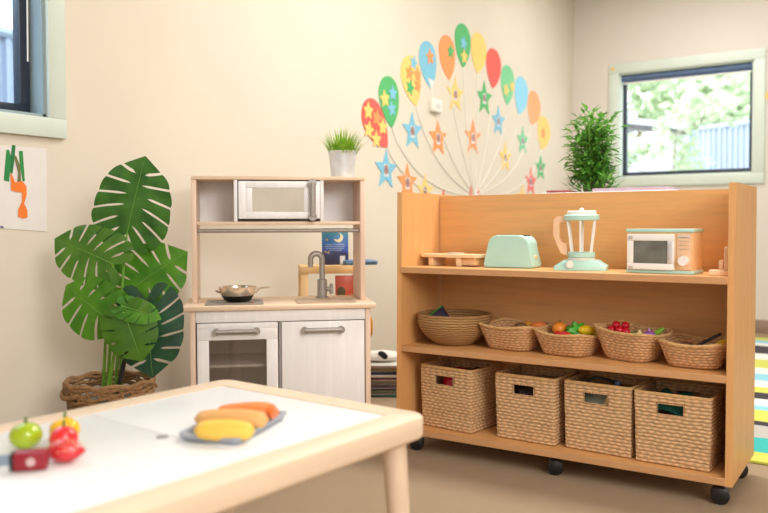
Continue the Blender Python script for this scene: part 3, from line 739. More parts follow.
balloon('red paper balloon with four yellow stars, lowest at left of the arc', 'red', (364, 102), (387, 147), (360, 120), (381, 120), [('yellow', (367.5, 111), .05), ('yellow', (368, 130), .05), ('yellow', (382, 127), .05), ('yellow', (375.5, 139.5), .05), ('orange', (376, 118), .05)])
balloon('green paper balloon with yellow and blue stars, second from left', 'green', (387, 76), (391.5, 127.5), (377, 95), (397, 95), [('yellow', (384, 99), .05), ('blue', (392, 93.5), .046), ('blue', (391, 109), .046)])
balloon('yellow paper balloon covered in orange, green and blue stars', 'yellow', (407, 56), (416, 105.5), (401, 75), (420.6, 75), [('blue', (413, 63), .045), ('orange', (409, 73), .048), ('orange', (417, 75), .045), ('green', (409.5, 87.5), .048), ('orange', (417, 86), .042)])
bb_ = balloon('blue paper balloon with one orange star and white tied end', 'blue', (425.5, 41), (430.5, 88), (418, 58), (435, 58), [('orange', (429.4, 57), .05)])
wall_card('tied_end', [(-.040, .062), (0, -.004), (.012, -.004), (.046, .05)], .0012, M['paper'], 0, 0, bb_, .0041)
balloon('orange paper balloon with one small green star, left of the topmost balloon', 'orange', (445.5, 35), (449, 80), (438, 52), (454, 52), [('green', (450, 51.5), .048)])
balloon('green paper balloon with blue and yellow star at top of the arc', 'green', (462.4, 23.6), (462.8, 67.5), (455, 42), (470.6, 42), [('blue', (462.8, 43.5), .05), ('yellow', (463.6, 57), .05)])
balloon('plain yellow paper balloon just right of the topmost green balloon', 'yellow', (479.5, 33.4), (477, 73.3), (471.7, 50), (486.8, 50))
balloon('plain red paper balloon right of the plain yellow balloon', 'red', (494, 49), (492.5, 88.3), (486, 66), (500.8, 66))
balloon('pale green paper balloon with two yellow stars at its lower end', 'palegreen', (507.5, 65.5), (507, 105), (501, 84), (514, 84), [('yellow', (505.6, 89.8), .05), ('yellow', (511.5, 86.5), .045)])
balloon('plain light blue paper balloon on right side of the arc', 'lightblue', (523, 78), (518.5, 114), (515.6, 94), (528.6, 94))
balloon('plain peach orange paper balloon on right side of the arc', 'peach', (536, 93.4), (531, 124.5), (529, 108), (541.7, 108))
balloon('yellow paper balloon with one orange star, lowest at right of arc', 'yellow', (545.5, 118), (541, 149.5), (538.4, 134), (551, 134), [('orange', (542.7, 133.5), .05)])
def photo_star(label, col, top, c, left, right, photo=True, rin=.44):
    cy, cz = wallpt(*c); ty, tz = wallpt(*top); ly, _ = wallpt(*left); ry, _ = wallpt(*right)
    r = max(tz-cz, (ry-ly)/1.9*.98)
    o = wall_card('photo_star', star_poly(r, rin, random.uniform(-.03, .05)), .004, M['balloon'][col], cy, cz)
    tag(o, label, 'paper star', 'photo stars under the balloons')
    if photo:
        k = r*.32
        wall_card('photo', [(-k*.62, -k*.95), (k*.62, -k*.95), (k*.62, k*.85), (-k*.62, k*.85)], .001, M['photo'], 0, 0, o, .0041)
    return o
photo_star('light blue paper star with small photo under the green starry balloon', 'blue', (412, 115.6), (412, 131.5), (402.3, 127), (422, 127))
photo_star('orange paper star with photo, between light blue and yellow stars', 'orange', (437.4, 123), (437.8, 138.5), (429.5, 135), (447.5, 135))
photo_star('yellow paper star with photo under the orange balloon', 'yellow', (454.6, 80), (455, 95), (447, 92), (463.8, 92))
photo_star('green paper star with photo under the plain red balloon', 'green', (483.2, 85), (484, 98.5), (476.6, 95), (492, 95))
photo_star('light blue paper star with photo under the pale green balloon', 'blue', (497.5, 107.8), (498, 121.5), (491, 118), (504, 118))
photo_star('orange paper star with photo at the centre of the fan', 'orange', (472.7, 123), (472.7, 138), (465, 134), (481, 134))
photo_star('yellow paper star with photo low on the right half', 'yellow', (505, 144.4), (505, 158), (498.4, 154), (511, 154))
photo_star('green paper star with photo below the light blue balloon', 'palegreen', (522, 128), (522.4, 141), (516.6, 137), (528, 137))
photo_star('green paper star with photo, lowest at far right of the fan', 'green', (540, 156.5), (540.3, 168), (535, 165), (545.4, 165))
photo_star('pink red paper star with photo beside the lowest green star', 'pink', (530.6, 170.5), (530.6, 182), (525, 179), (536.4, 179))
photo_star('light blue paper star with photo, lowest at left of the fan', 'blue', (384.7, 153.6), (385.7, 170), (374.8, 166), (396.8, 166))
photo_star('orange paper star with photo just above left bookcase corner', 'orange', (406.6, 168), (407, 183), (396.8, 179), (417, 179))
photo_star('yellow paper star with photo rising behind left bookcase top', 'yellow', (424.5, 179), (424.5, 191.5), (416, 188), (433, 188))
photo_star('small yellow paper star mostly hidden behind the bookcase top', 'yellow', (522, 188), (522, 199), (516, 197), (528, 197), False)
photo_star('tiny red paper star tip above left bookcase edge', 'red', (443, 192.5), (443, 202), (437, 200), (449, 200), False)
bo = thing('paper_bow', 'red paper bow at the knot of the balloon strings', 'bow', (XL+.0002, HUB[0], HUB[1]))
def wedge(px): y, z = wallpt(px, 190); return y-HUB[0], z-HUB[1]
for px, s_ in ((470.8, -1), (477.6, 1)):
    y, z = wedge(px)
    wall_card('bow_loop', [(y-.045, z-.09), (y+.05, z-.09), (y+.02*s_*.2, z+.034)], .004, M['balloon']['red'], 0, 0, bo, .001)
ty_, tz_ = wallpt(434, 106)
ws = thing('wall_sensor', 'small white thermostat box on wall below the blue balloon', 'sensor', (XL, ty_, tz_))
MB().box(.001, .03, -.062, .062, -.042, .042, .006).build('case', M['cream'], ws)
MB().box(.029, .032, -.03, .03, -.015, .015, .001).build('display_panel', paint(214, 212, 204), ws)
# carrot drawing
dr = thing('child_drawing', 'white paper with painted orange and green carrot under left window', 'drawing', (XL+.0001, 0, 0))
c = [wallpt(-30, 143), wallpt(46.5, 148.5), wallpt(46.5, 231.5), wallpt(-30, 226)]
wall_card('sheet', [(c[3][0], c[3][1]), (c[2][0], c[2][1]), (c[1][0], c[1][1]), (c[0][0], c[0][1])], .0015, M['paper'], 0, 0, dr, .0005)
def painted(name, pts, col, off):
    k = 280/60.0
    wall_card(name, [wallpt(x/k, 130+y/k) for x, y in pts], .0008, paint(*col, .7), 0, 0, dr, off)
painted('green_leaf_stroke', [(16, 235), (40, 242), (48, 170), (54, 140), (40, 92), (28, 92), (22, 160)], (34, 130, 66), .0022)
painted('green_leaf_stroke', [(46, 200), (56, 205), (66, 130), (70, 72), (54, 70), (48, 130)], (24, 116, 58), .0026)
painted('green_leaf_stroke', [(104, 240), (114, 240), (104, 98), (86, 98), (90, 160)], (44, 140, 70), .0022)
painted('brown_stroke', [(62, 120), (72, 120), (92, 170), (96, 240), (78, 245), (82, 200)], (110, 112, 70), .0030)
painted('orange_carrot_stroke', [(46, 200), (56, 215), (68, 245), (100, 238), (120, 262), (122, 300), (110, 345), (124, 372), (126, 408), (104, 414), (82, 404), (82, 372), (100, 335), (100, 292), (72, 288), (50, 282)], (240, 124, 40), .0034)
painted('purple_mark', [(0, 446), (14, 448), (14, 458), (0, 458)], (120, 110, 150), .0022)
# little stickers on the window surround
st_ = MB().prism(star_poly(.022, .55), .003, Matrix(((1, 0, 0, 0), (0, -1, 0, 0), (0, 0, 1, 0), (0, 0, 0, 1)))).build('wall_sticker', M['balloon']['yellow'], smooth=0)
p_ = on_y(613.5, 69.5, YB); st_.location = (p_.x, YB-.023, p_.z); tag(st_, 'small yellow sticker on top left corner of back window frame', 'sticker')
st_ = MB().prism(star_poly(.05, .55), .003, Matrix(((1, 0, 0, 0), (0, -1, 0, 0), (0, 0, 1, 0), (0, 0, 0, 1)))).build('wall_sticker', M['balloon']['yellow'], smooth=0)
p_ = on_y(769, 95, YB); st_.location = (p_.x, YB-.001, p_.z); tag(st_, 'yellow sticker on wall at right of the back window', 'sticker')

# ================================================================== PLAY KITCHEN
KR = math.radians(42.888)
kt = thing('play_kitchen', 'white and pale wood toy kitchen with tap, hob and oven', 'play kitchen', (-2.262, 2.110, 0), KR)
KE = V((math.cos(KR), math.sin(KR), 0)); KB = V((-math.sin(KR), math.cos(KR), 0)); KO = V((-2.262, 2.110, 0))
def kw(s, d, z): return KO+KE*s+KB*d+V((0, 0, z))
KW, KD = .693, .37
for x in (0, KW-.020):
    MB().box(x, x+.020, .002, KD, 0, .593, .002).build('side_panel', M['pineZ'], kt)
    MB().box(x, x+.020, .137, KD, .6125, 1.1005, .002).build('upper_side_panel', M['pineZ'], kt)
MB().box(-.028, KW+.022, -.014, KD+.002, .5935, .612, .004).build('worktop', M['pine'], kt)
MB().box(.021, KW-.021, .006, .022, .548, .592, .002).build('apron_rail', M['kwhite'], kt)
MB().box(.021, KW-.021, KD-.012, KD, .08, .592).build('lower_back_panel', M['white'], kt, smooth=0)
MB().box(.021, KW-.021, .03, KD-.013, .10, .116).build('lower_floor_panel', M['white'], kt, smooth=0)
MB().box(.337, .349, .03, KD-.013, .117, .547).build('lower_divider', M['white'], kt, smooth=0)
MB().box(0, KW, .135, KD, 1.101, 1.116, .002).build('upper_top_panel', M['pine'], kt)
MB().box(.021, KW-.021, .137, KD-.001, .920, .934, .002).build('upper_shelf', M['pine'], kt)
MB().box(.021, KW-.021, KD-.010, KD-.001, .9345, 1.1005).build('upper_back_panel', M['kwhite'], kt, smooth=0)
for x in (.166, .510): MB().box(x, x+.014, .140, KD-.011, .9345, 1.1005, .001).build('upper_divider', M['kwhite'], kt)
def bar_handle(parent, a, b, out, r=.0095):
    a, b, out = V(a), V(b), V(out)
    o = MB(); o.tube([a+out, b+out], r, 14)
    o.tube([a+out*.0, a+out*1.25], r*1.35, 16).tube([b+out*.0, b+out*1.25], r*1.35, 16)
    return o.build('handle', M['grey_metal'], parent)
md = frame_bars(MB(), .238, .444, .972, 1.068, .027, .128, .137, .002)
md.box(.470, .508, .128, .137, .945, 1.095, .002).box(.184, .2125, .128, .137, .945, 1.095, .002)
md = md.build('microwave_door', M['kwhite'], kt)
MB().box(.236, .446, .131, .135, .970, 1.070).build('microwave_window', M['microglass'], md, smooth=0)
bar_handle(md, (.477, .128, .953), (.477, .128, 1.088), (0, -.018, 0), .0125)
MB().tube([(.021, .165, .897), (KW-.021, .165, .897)], .008, 12).build('utensil_rail', M['grey_metal'], kt)
# oven
od = frame_bars(MB(), .070, .287, .19, .480, .044, .002, .016, .002)
od.box(.026, .331, .002, .016, .524, .545, .001).box(.026, .331, .002, .016, .12, .146, .001)
od = od.build('oven_door', M['kwhite'], kt)
MB().box(.068, .289, .008, .011, .188, .482).build('oven_window', M['ovenglass'], od, smooth=0)
bar_handle(od, (.098, .002, .514), (.250, .002, .514), (0, -.020, 0), .010)
MB().box(.022, .336, .05, .34, .366, .376, .001).build('oven_shelf', M['white'], kt)
cd_ = MB().box(.346, .669, .002, .016, .12, .545, .002).build('cupboard_door', M['kwhite'], kt)
bar_handle(cd_, (.434, .002, .512), (.576, .002, .512), (0, -.020, 0), .010)
hb = MB().box(.055, .278, .022, .225, .6122, .6165, .001).build('hob_plate', M['hob'], kt)
MB().lathe([(.001, .6165), (.006, .6165), (.006, .6185), (.001, .6185)], 14, (.236, .06, 0)).build('indicator_light', paint(230, 60, 40), hb)
for cx in (.115, .222):
    MB().tube([(cx+.044*math.cos(a), .13+.044*math.sin(a), .6168) for a in [2*PI*i/28 for i in range(28)]], .0012, 5, closed=True).build('burner_ring', paint(110, 104, 100), hb)
sk = MB(); 
o_ = rrect(.235, .185, .02, 5); i_ = rrect(.215, .165, .018, 5); cx, cy = .525, .115
sk.loft([[V((cx+x, cy+y, .6122)) for x, y in o_], [V((cx+x, cy+y, .6155)) for x, y in o_], [V((cx+x, cy+y, .6155)) for x, y in i_], [V((cx+x*.96, cy+y*.96, .6128)) for x, y in i_]], False, True)
sk.build('sink_basin', M['sinkm'], kt)
fx, fy = .527, .262
fa = MB(); fa.lathe([(.026, .6125), (.026, .618), (.0205, .620), (.0205, .688), (.016, .692)], 20, (fx, fy, 0), True, True)
arc = [(fx, fy, .69), (fx, fy, .75)] + [(fx-.0245+.0245*math.cos(a), fy-.006*(a/PI), .775+.024*math.sin(a)) for a in [PI*i/10 for i in range(11)]] + [(fx-.049, fy-.006, .752), (fx-.049, fy-.006, .742)]
fa.tube(arc, [.0122]*12+[.0112]*(len(arc)-12), 14)
fa = fa.build('tap', M['grey_metal'], kt)
kn = MB().tube([(fx, fy, .650), (fx+.030, fy-.003, .650)], .008, 12)
for a in (0, PI/2, PI, 1.5*PI):
    c1 = V((fx+.036, fy-.004, .650)); kn.tube([c1, c1+V((0, math.cos(a), math.sin(a)))*.022+V((.003, 0, 0))], [.007, .0075], 10)
kn.tube([(fx+.026, fy-.003, .650), (fx+.046, fy-.004, .650)], .011, 12)
kn.build('tap_knob', M['grey_metal'], fa)
# wok
pn = thing('toy_pan', 'small steel toy wok on the play kitchen hob', 'pan', kw(.178, .125, .6172), KR)
MB().lathe([(.001, 0), (.040, .0), (.052, .007), (.066, .028), (.074, .055), (.0755, .059), (.072, .057), (.063, .030), (.049, .011), (.038, .004), (.001, .004)], 40).build('pan_body', M['steel'], pn)
MB().lathe([(.001, -.0002), (.0405, -.0002), (.053, .0055), (.0620, .0212), (.0640, .0240)], 40).build('dark_underside', M['darksteel'], pn)
MB().tube([(.068, -.004, .036), (.084, -.006, .050), (.10, -.010, .053), (.126, -.014, .056)], [.006, .0045, .004, .0035], 10).build('handle', M['steel'], pn)
MB().tube([(-.068, .006, .036), (-.082, .02, .042), (-.086, 0, .043), (-.082, -.02, .042), (-.068, -.006, .036)], .003, 8).build('side_grip', M['steel'], pn)
# potted grass
pg = thing('potted_grass', 'small tuft of green grass in ridged zinc pot on the play kitchen', 'plant', kw(.616, .262, 1.1165))
prf = [(.001, 0), (.045, 0), (.047, .003)]
for i in range(12): z = .008+i*.008; prf += [(.047+.0125*z/.11, z), (.0484+.0125*z/.11, z+.004)]
prf += [(.061, .108), (.0635, .111), (.0615, .113), (.058, .108), (.056, .09), (.001, .09)]
MB().lathe(prf, 40).build('pot', M['zinc'], pg, smooth=50)
gb = MB(); random.seed(4)
for i in range(330):
    a = random.uniform(0, 2*PI); r = .05*math.sqrt(random.random()); base = V((r*math.cos(a), r*math.sin(a), .088))
    ln = random.uniform(.09, .155)*(1-.25*r/.05); lean = (r/.05)*random.uniform(.25, .75)+random.uniform(0, .15)
    a2 = a+random.uniform(-.6, .6); d = V((math.cos(a2)*lean, math.sin(a2)*lean, 1)).normalized()
    tip = base+d*ln+V((math.cos(a2), math.sin(a2), -.6))*ln*.16*lean
    sd = V((-math.sin(a2), math.cos(a2), 0))*.0019; m1 = base.lerp(tip, .55)+V((0, 0, .006))
    v = [gb.bm.verts.new(k) for k in (base-sd, base+sd, m1+sd*.8, m1-sd*.8, tip)]
    gb.bm.faces.new(v[:4]); gb.bm.faces.new((v[3], v[2], v[4]))
gb.build('grass_blades', M['grassA'], pg, smooth=0, recalc=False)

# ---------------------------------------------------------------- book stand behind the kitchen
bs = thing('book_stand', 'low wooden book display frame standing behind the play kitchen', 'book stand', kw(.455, .56, 0), KR)
MW = wood('stand_wood', rgb(236, 196, 138), 'X', .93); MWZ = wood('stand_wood_upright', rgb(236, 196, 138), 'Z', .93)
for x in (0, .262): 
    MB().box(x, x+.036, 0, .03, 0, .695, .003).build('post', MWZ, bs)
    MB().box(x, x+.036, .14, .17, 0, .695, .003).build('post', MWZ, bs)
MB().box(0, .298, -.002, .172, .6955, .732, .003).build('top_board', MW, bs)
MB().box(.037, .261, .004, .166, .545, .565, .002).build('shelf', MW, bs)
MB().box(.037, .261, .004, .166, .25, .27, .002).build('shelf', MW, bs)
MB().box(.037, .261, .156, .166, .2705, .5445).build('back_slat', MW, bs, smooth=0)
def book(name, label, w, h, t, col, loc, rz, tilt=0, cover=None):
    o = thing(name, label, 'book', loc, rz); o.rotation_euler = (tilt, 0, rz)
    MB().box(0, w, 0, t, 0, h, .0015).build('cover', cover or paint(*col, .35), o)
    MB().box(.003, w+.0004, .002, t-.002, .003, h+.0004).build('pages', M['paper'], o, smooth=0)
    return o
def nightmat():
    m, nt, b = new_mat('night_cover')
    tc = N(nt, 'ShaderNodeTexCoord'); sp = N(nt, 'ShaderNodeSeparateXYZ'); L(nt, tc.outputs['Object'], sp.inputs[0])
    nz = N(nt, 'ShaderNodeTexNoise', Scale=26.0, Detail=4.0); L(nt, tc.outputs['Object'], nz.inputs['Vector'])
    f = math_n(nt, 'ADD', math_n(nt, 'DIVIDE', sp.outputs['Z'], .175), math_n(nt, 'MULTIPLY', math_n(nt, 'SUBTRACT', nz.outputs['Fac'], .5), .45))
    r = ramp(nt, [(.0, rgb(44, 46, 78)), (.28, rgb(58, 66, 110)), (.36, rgb(56, 84, 176)), (.62, rgb(66, 116, 190)), (.82, rgb(62, 132, 160)), (1, rgb(60, 134, 130))])
    L(nt, f, r.inputs['Fac']); L(nt, r.outputs['Color'], b.inputs['Base Color']); b.inputs['Roughness'].default_value = .3
    return m
nb = book('picture_book', 'blue night picture book with crescent moon propped on the book stand', .124, .172, .012, None, kw(.562, .632, .7325), KR, math.radians(-6), nightmat())
mo = MB(); outer = [(.022*math.cos(a), .022*math.sin(a)) for a in [math.radians(-150+i*12) for i in range(21)]]
inner = [(.012*0-.009+.0185*math.cos(a), .009+.0185*math.sin(a)) for a in [math.radians(60-i*10.5) for i in range(20)]]
mo.prism([(x+.078, z+.128) for x, z in outer+inner[:]], .0008, T(0, -.001, 0)).build('crescent_moon', paint(244, 236, 190), nb, smooth=0)
for k, wd in enumerate((.085, .095, .085, .06)): MB().box(.062-wd/2, .062+wd/2, -.0008, 0, .094-k*.009, .0965-k*.009).build('text_line', paint(170, 190, 226), nb, smooth=0)
MB().box(.084, .108, -.001, 0, .002, .042).build('price_label', paint(214, 214, 212), nb, smooth=0)
for x, z in ((.016, .062), (.03, .058), (.024, .118)): MB().prism([(x+a, z+b_) for a, b_ in star_poly(.007)], .0008, T(0, -.001, 0)).build('gold_mark', paint(206, 176, 90), nb, smooth=0)
rb = book('picture_book', 'red picture book with dark tree standing inside the wooden book stand', .105, .118, .012, (226, 104, 80), kw(.618, .585, .5655), KR, 0)
MB().ball((.027, -.0005, .042), .022, .9, .03, 1.15).build('printed_tree', paint(96, 92, 56), rb)
MB().box(.024, .030, -.001, 0, .002, .024).build('printed_trunk', paint(110, 70, 50), rb, smooth=0)
MB().prism([(.062, .004), (.09, .004), (.076, .034)], .001, T(0, -.001, 0)).build('printed_tent', paint(236, 160, 130), rb, smooth=0)
wb_ = book('picture_book', 'thin white picture book edge beside the red book', .02, .120, .02, (228, 232, 230), kw(.728, .585, .5655), KR, 0)
lb = thing('closed_book', 'blue grey book lying flat over right end of the book stand', 'book', kw(.735, .575, .7325), KR+.1)
MB().box(-.07, .085, 0, .12, 0, .022, .009, seg=3).build('cover', paint(92, 128, 164), lb); MB().box(-.06, .0852, .01, .11, .007, .013).build('pages', paint(60, 64, 84), lb, smooth=0)
yb = thing('wooden_fruit_block', 'rounded yellow wooden block on lower shelf of the book stand', 'toy', kw(.735, .58, .2705), KR)
yb.location = kw(.757, .545, 0); 
MB().box(-.03, .042, 0, .05, .0, .10, .02).build('body', paint(236, 176, 76), yb)
yb.location.z = .0
# pedestal for it: crate that carries the block
yc = thing('wooden_crate', 'plain pale wooden crate under the yellow block behind the kitchen', 'crate', kw(.735, .50, 0), KR)
MB().box(-.06, .035, 0, .052, 0, .40, .003).build('crate_body', MWZ, yc)
yb.location = kw(.757-.016, .501, .4005)

# ---------------------------------------------------------------- magazines by the wall
random.seed(12)
sx_, sy_ = -2.38, 3.60; z = .001
cols = [(30, 124, 108), (40, 52, 60), (176, 160, 140), (40, 92, 112), (54, 36, 78), (188, 178, 168), (30, 40, 86), (150, 112, 84), (66, 56, 124), (200, 194, 188), (40, 38, 40), (50, 84, 150), (170, 126, 80), (212, 208, 202)]
names = ['green teal', 'charcoal', 'beige', 'sea blue', 'dark violet', 'pale grey', 'navy', 'light brown', 'indigo', 'off white', 'black', 'mid blue', 'tan', 'white']
ords = ['bottom of', 'second lowest in', 'third lowest in', 'fourth lowest in', 'fifth lowest in', 'sixth lowest in', 'seventh lowest in', 'seventh highest in', 'sixth highest in', 'fifth highest in', 'fourth highest in', 'third highest in', 'second highest in', 'top of']
for i, (c, nm) in enumerate(zip(cols, names)):
    h = random.uniform(.009, .016)
    o = thing('magazine', '%s magazine, %s the floor stack beside the kitchen' % (nm, ords[i]), 'magazine', (sx_+random.uniform(-.006, .006), sy_+random.uniform(-.01, .01), z), math.radians(33)+random.uniform(-.05, .05), 'magazines stacked on the floor')
    MB().box(-.15, .15, -.11, .11, 0, h, .002).build('cover', paint(*c, .3), o)
    MB().box(-.148, .1505, -.1102, .108, h*.3, h*.6).build('pages', paint(*[(60, 74, 120), (214, 208, 196), (44, 110, 112), (70, 56, 60), (196, 176, 150)][i % 5]), o, smooth=0)
    z += h+.0004
tw = thing('soft_toy', 'white plush toy with black patch on top of the magazines', 'soft toy', (sx_, sy_, z), math.radians(33))
MB().ball((0, 0, .030), .055, 2.0, 1.0, .55, lump=.12).build('plush_body', paint(238, 234, 226, .9), tw)
pb = MB().ball((.012, -.048, .042), .02, 1.5, .5, .9, rot=Matrix.Rotation(.6, 3, 'Y')).build('black_patch', paint(26, 26, 34, .8), tw)

# ================================================================== MONSTERA
mo_ = thing('potted_monstera', 'tall monstera plant with split leaves in woven rope basket', 'plant', (-2.291, 1.767, 0))
MC = V((-2.291, 1.767, 0))
def wring(r, z, wob, ph, n=60): return [V((r*math.cos(a)+0, r*math.sin(a), z+wob*math.sin(9*a+ph))) for a in [2*PI*i/n for i in range(n)]]
MB().lathe([(.09, .002), (.106, .004), (.122, .05), (.135, .14), (.140, .24), (.141, .335), (.134, .335), (.133, .24), (.128, .14), (.115, .05), (.09, .012), (.001, .012)], 48, cap0=True).build('basket', M['rope'], mo_, smooth=70)
for k, (r, z) in enumerate(((.142, .334), (.144, .348), (.142, .362), (.144, .378), (.145, .385))):
    MB().tube(wring(r, z, .004, k*1.7), .0085 if k > 2 else .0065, 8, closed=True).build('basket_hoop', M['ropestrand'], mo_)
vs_ = MB()
for i in range(26):
    a = 2*PI*i/26; s_ = .10
    vs_.tube([(.141*math.cos(a), .141*math.sin(a), .33), (.147*math.cos(a+s_), .147*math.sin(a+s_), .356), (.144*math.cos(a), .144*math.sin(a), .383)], .0048, 6)
vs_.build('basket_lattice', M['ropestrand'], mo_)
for ang in (math.radians(-105), math.radians(75)):
    pts = []
    for i in range(13):
        f = i/12; a = ang+(f-.5)*.95; r = .145+.013*math.sin(PI*f); pts.append((r*math.cos(a), r*math.sin(a), .362-.016*math.sin(PI*f)))
    MB().tube(pts, .0085, 8).build('basket_handle', M['ropestrand'], mo_)
MB().lathe([(.09, .08), (.118, .33), (.122, .345), (.114, .345), (.11, .30), (.001, .30)], 32, cap0=True).build('inner_pot', M['pot_in'], mo_)
MB().lathe([(.001, .312), (.06, .31), (.108, .302)], 24).build('soil', M['soil'], mo_)

def leaf_mesh(mat, base, tip, width, up, lobes=6, bend=.10, fold=.12, gap=.34, name='leaf', seed=0, slit_from=.29):
    base, tip = V(base), V(tip); ydir = (tip-base); ln = ydir.length; ydir.normalize()
    nrm = V(up); nrm = (nrm-ydir*nrm.dot(ydir)).normalized(); xdir = ydir.cross(nrm)
    ctrl = [(.02, -.02), (.14, -.20), (.30, -.20), (.43, -.06), (.50, .14), (.49, .36), (.455, .58), (.345, .79), (.15, .93), (.0, 1.03)]
    def edge(t):
        k = t*(len(ctrl)-1); i = min(int(k), len(ctrl)-2); f = k-i
        p0, p1, p2, p3 = [ctrl[max(0, min(len(ctrl)-1, j))] for j in (i-1, i, i+1, i+2)]
        def cr(a, b, c, d): return .5*((2*b)+(c-a)*f+(2*a-5*b+4*c-d)*f*f+(3*b-a-3*c+d)*f**3)
        return cr(p0[0], p1[0], p2[0], p3[0]), cr(p0[1], p1[1], p2[1], p3[1])
    mb = MB(); rnd = random.Random(seed)
    NL, NS = 9, 5
    def place(x, y):
        zz = -bend*ln*((y-.35)**2*.9 + (x*1.4)**2*.8) + fold*ln*abs(x)*.7 + .010*ln*math.sin(y*26+abs(x)*9)*abs(x)*2
        return base + xdir*(x*width) + ydir*(y*ln) + nrm*zz
    for sd in (-1, 1):
        mcut = [0]+[(i/lobes)**1.0*.90 for i in range(1, lobes)]+[1.0]
        ecut = [0.0]+[.22+.78*(i/lobes)**.95*0.98 if i else 0 for i in range(1, lobes)]+[1.0]
        ecut = [0.0]+[.14+.80*(i/lobes) for i in range(1, lobes)]+[1.0]
        starts = [rnd.uniform(slit_from-.12, slit_from+.10) for _ in range(lobes+1)]
        for i in range(lobes):
            g = {}
            for a in range(NL+1):
                s = a/NL
                for b_ in range(NS+1):
                    t = b_/NS
                    def gapw(k):
                        if k == 0 or k == lobes: return 0
                        if s <= starts[k]: return 0
                        q_ = (s-starts[k])/(1-starts[k])
                        return gap*.30*min(1, q_*5)**.5*(1-.42*q_)
                    lo, hi = gapw(i), gapw(i+1)
                    tt = lo+(1-lo-hi)*t
                    if s > .8:   # rounded lobe ends
                        pass
                    m = mcut[i]+(mcut[i+1]-mcut[i])*tt; e = ecut[i]+(ecut[i+1]-ecut[i])*tt
                    ex, ey = edge(e)
                    rnd_end = 1-.022*(abs(t-.5)*2)**4
                    s2 = s*(rnd_end if s > .6 else 1)
                    c1x, c1y = ex*.5, m+(ey-m)*.30
                    x = 2*(1-s2)*s2*c1x+s2*s2*ex; y = (1-s2)**2*m+2*(1-s2)*s2*c1y+s2*s2*ey
                    g[a, b_] = mb.bm.verts.new(place(sd*x, y))
            for a in range(NL):
                for b_ in range(NS):
                    f = (g[a, b_], g[a+1, b_], g[a+1, b_+1], g[a, b_+1])
                    mb.bm.faces.new(f if sd > 0 else f[::-1])
    bmesh.ops.remove_doubles(mb.bm, verts=mb.bm.verts, dist=ln*.0015)
    bmesh.ops.dissolve_degenerate(mb.bm, dist=ln*.0005, edges=mb.bm.edges)
    o = mb.build(name, mat, mo_, smooth=80, recalc=False)
    rb_ = MB(); rb_.tube([place(0, y)+nrm*.001 for y in [i/10 for i in range(11)]], [.0022-.00016*i for i in range(11)], 6)
    rb_.build('midrib', M['rib'], o)
    return o
def lp(px, py, d): return on_d(px, py, d)-MC
towards = -FW
def leaf(mat, bpx, tpx, bd, td, wpx, up, **kw_):
    b_, t_ = lp(*bpx, bd), lp(*tpx, td)
    return leaf_mesh(mat, b_, t_, wpx/F_PX*(bd+td)/2, up, **kw_), b_
R_ = RT; U_ = V((0, 0, 1))
stems = []
def st(b_, bx, by, mat='stem', mid=None, r=.005):
    base = V((bx, by, .30)); m1 = base.lerp(b_, .5)+(V(mid) if mid else V((0, 0, .04)))
    pts = []
    for i in range(11):
        f = i/10; pts.append((1-f)**2*base+2*f*(1-f)*m1+f*f*b_)
    MB().tube(pts, [r*1.25-(r*.5)*i/10 for i in range(11)], 8).build('stem', M[mat], mo_)
_, a0 = leaf(M['leaf1'], (127, 233), (144, 158), 2.78, 2.76, 80, towards+U_*.2, lobes=7, seed=1, bend=.10)
st(a0, .0, .02, mid=(0, 0, .1))
_, a0 = leaf(M['leaf2'], (113, 264), (55, 238), 2.70, 2.72, 64, towards+U_*.4, lobes=7, seed=2, bend=.14)
st(a0, -.02, .0, mid=(.02, 0, .1))
_, a0 = leaf(M['leaf3'], (121, 296), (185, 252), 2.80, 2.84, 74, towards+U_*.3, lobes=7, seed=3, bend=.12)
st(a0, .02, .03, mid=(0, 0, .08))
_, a0 = leaf(M['leaf3'], (106, 318), (66, 286), 2.66, 2.66, 62, towards+U_*.15-R_*.2, lobes=5, seed=4, bend=.14)
st(a0, -.03, -.01, mid=(.01, 0, .06))
_, a0 = leaf(M['leaf4'], (146, 300), (152, 376), 2.70, 2.68, 72, towards+U_*.2+R_*.1, lobes=7, seed=5, bend=.12)
st(a0, .03, -.0, 'darkstem', mid=(0, 0, .12), r=.007)
_, a0 = leaf(M['leaf2'], (124, 312), (141, 360), 2.62, 2.60, 56, towards+U_*.3, lobes=5, seed=6, bend=.2, gap=.25, slit_from=.55)
st(a0, .01, -.03, mid=(0, 0, .04))
_, a0 = leaf(M['leaf3'], (122, 306), (160, 318), 2.63, 2.62, 28, towards+U_*.6, lobes=5, seed=7, bend=.15, gap=.25)
st(a0, .0, -.01, mid=(0, 0, .05))
_, a0 = leaf(M['leaf4'], (122, 318), (104, 333), 2.68, 2.66, 30, towards+U_*.5, lobes=4, seed=8, bend=.15, gap=.25)
MB().tube([(-.035, .0, .30), (-.033, 0, .36), (-.032, .0, .42)], .006, 8).build('stem', M['darkstem'], mo_)

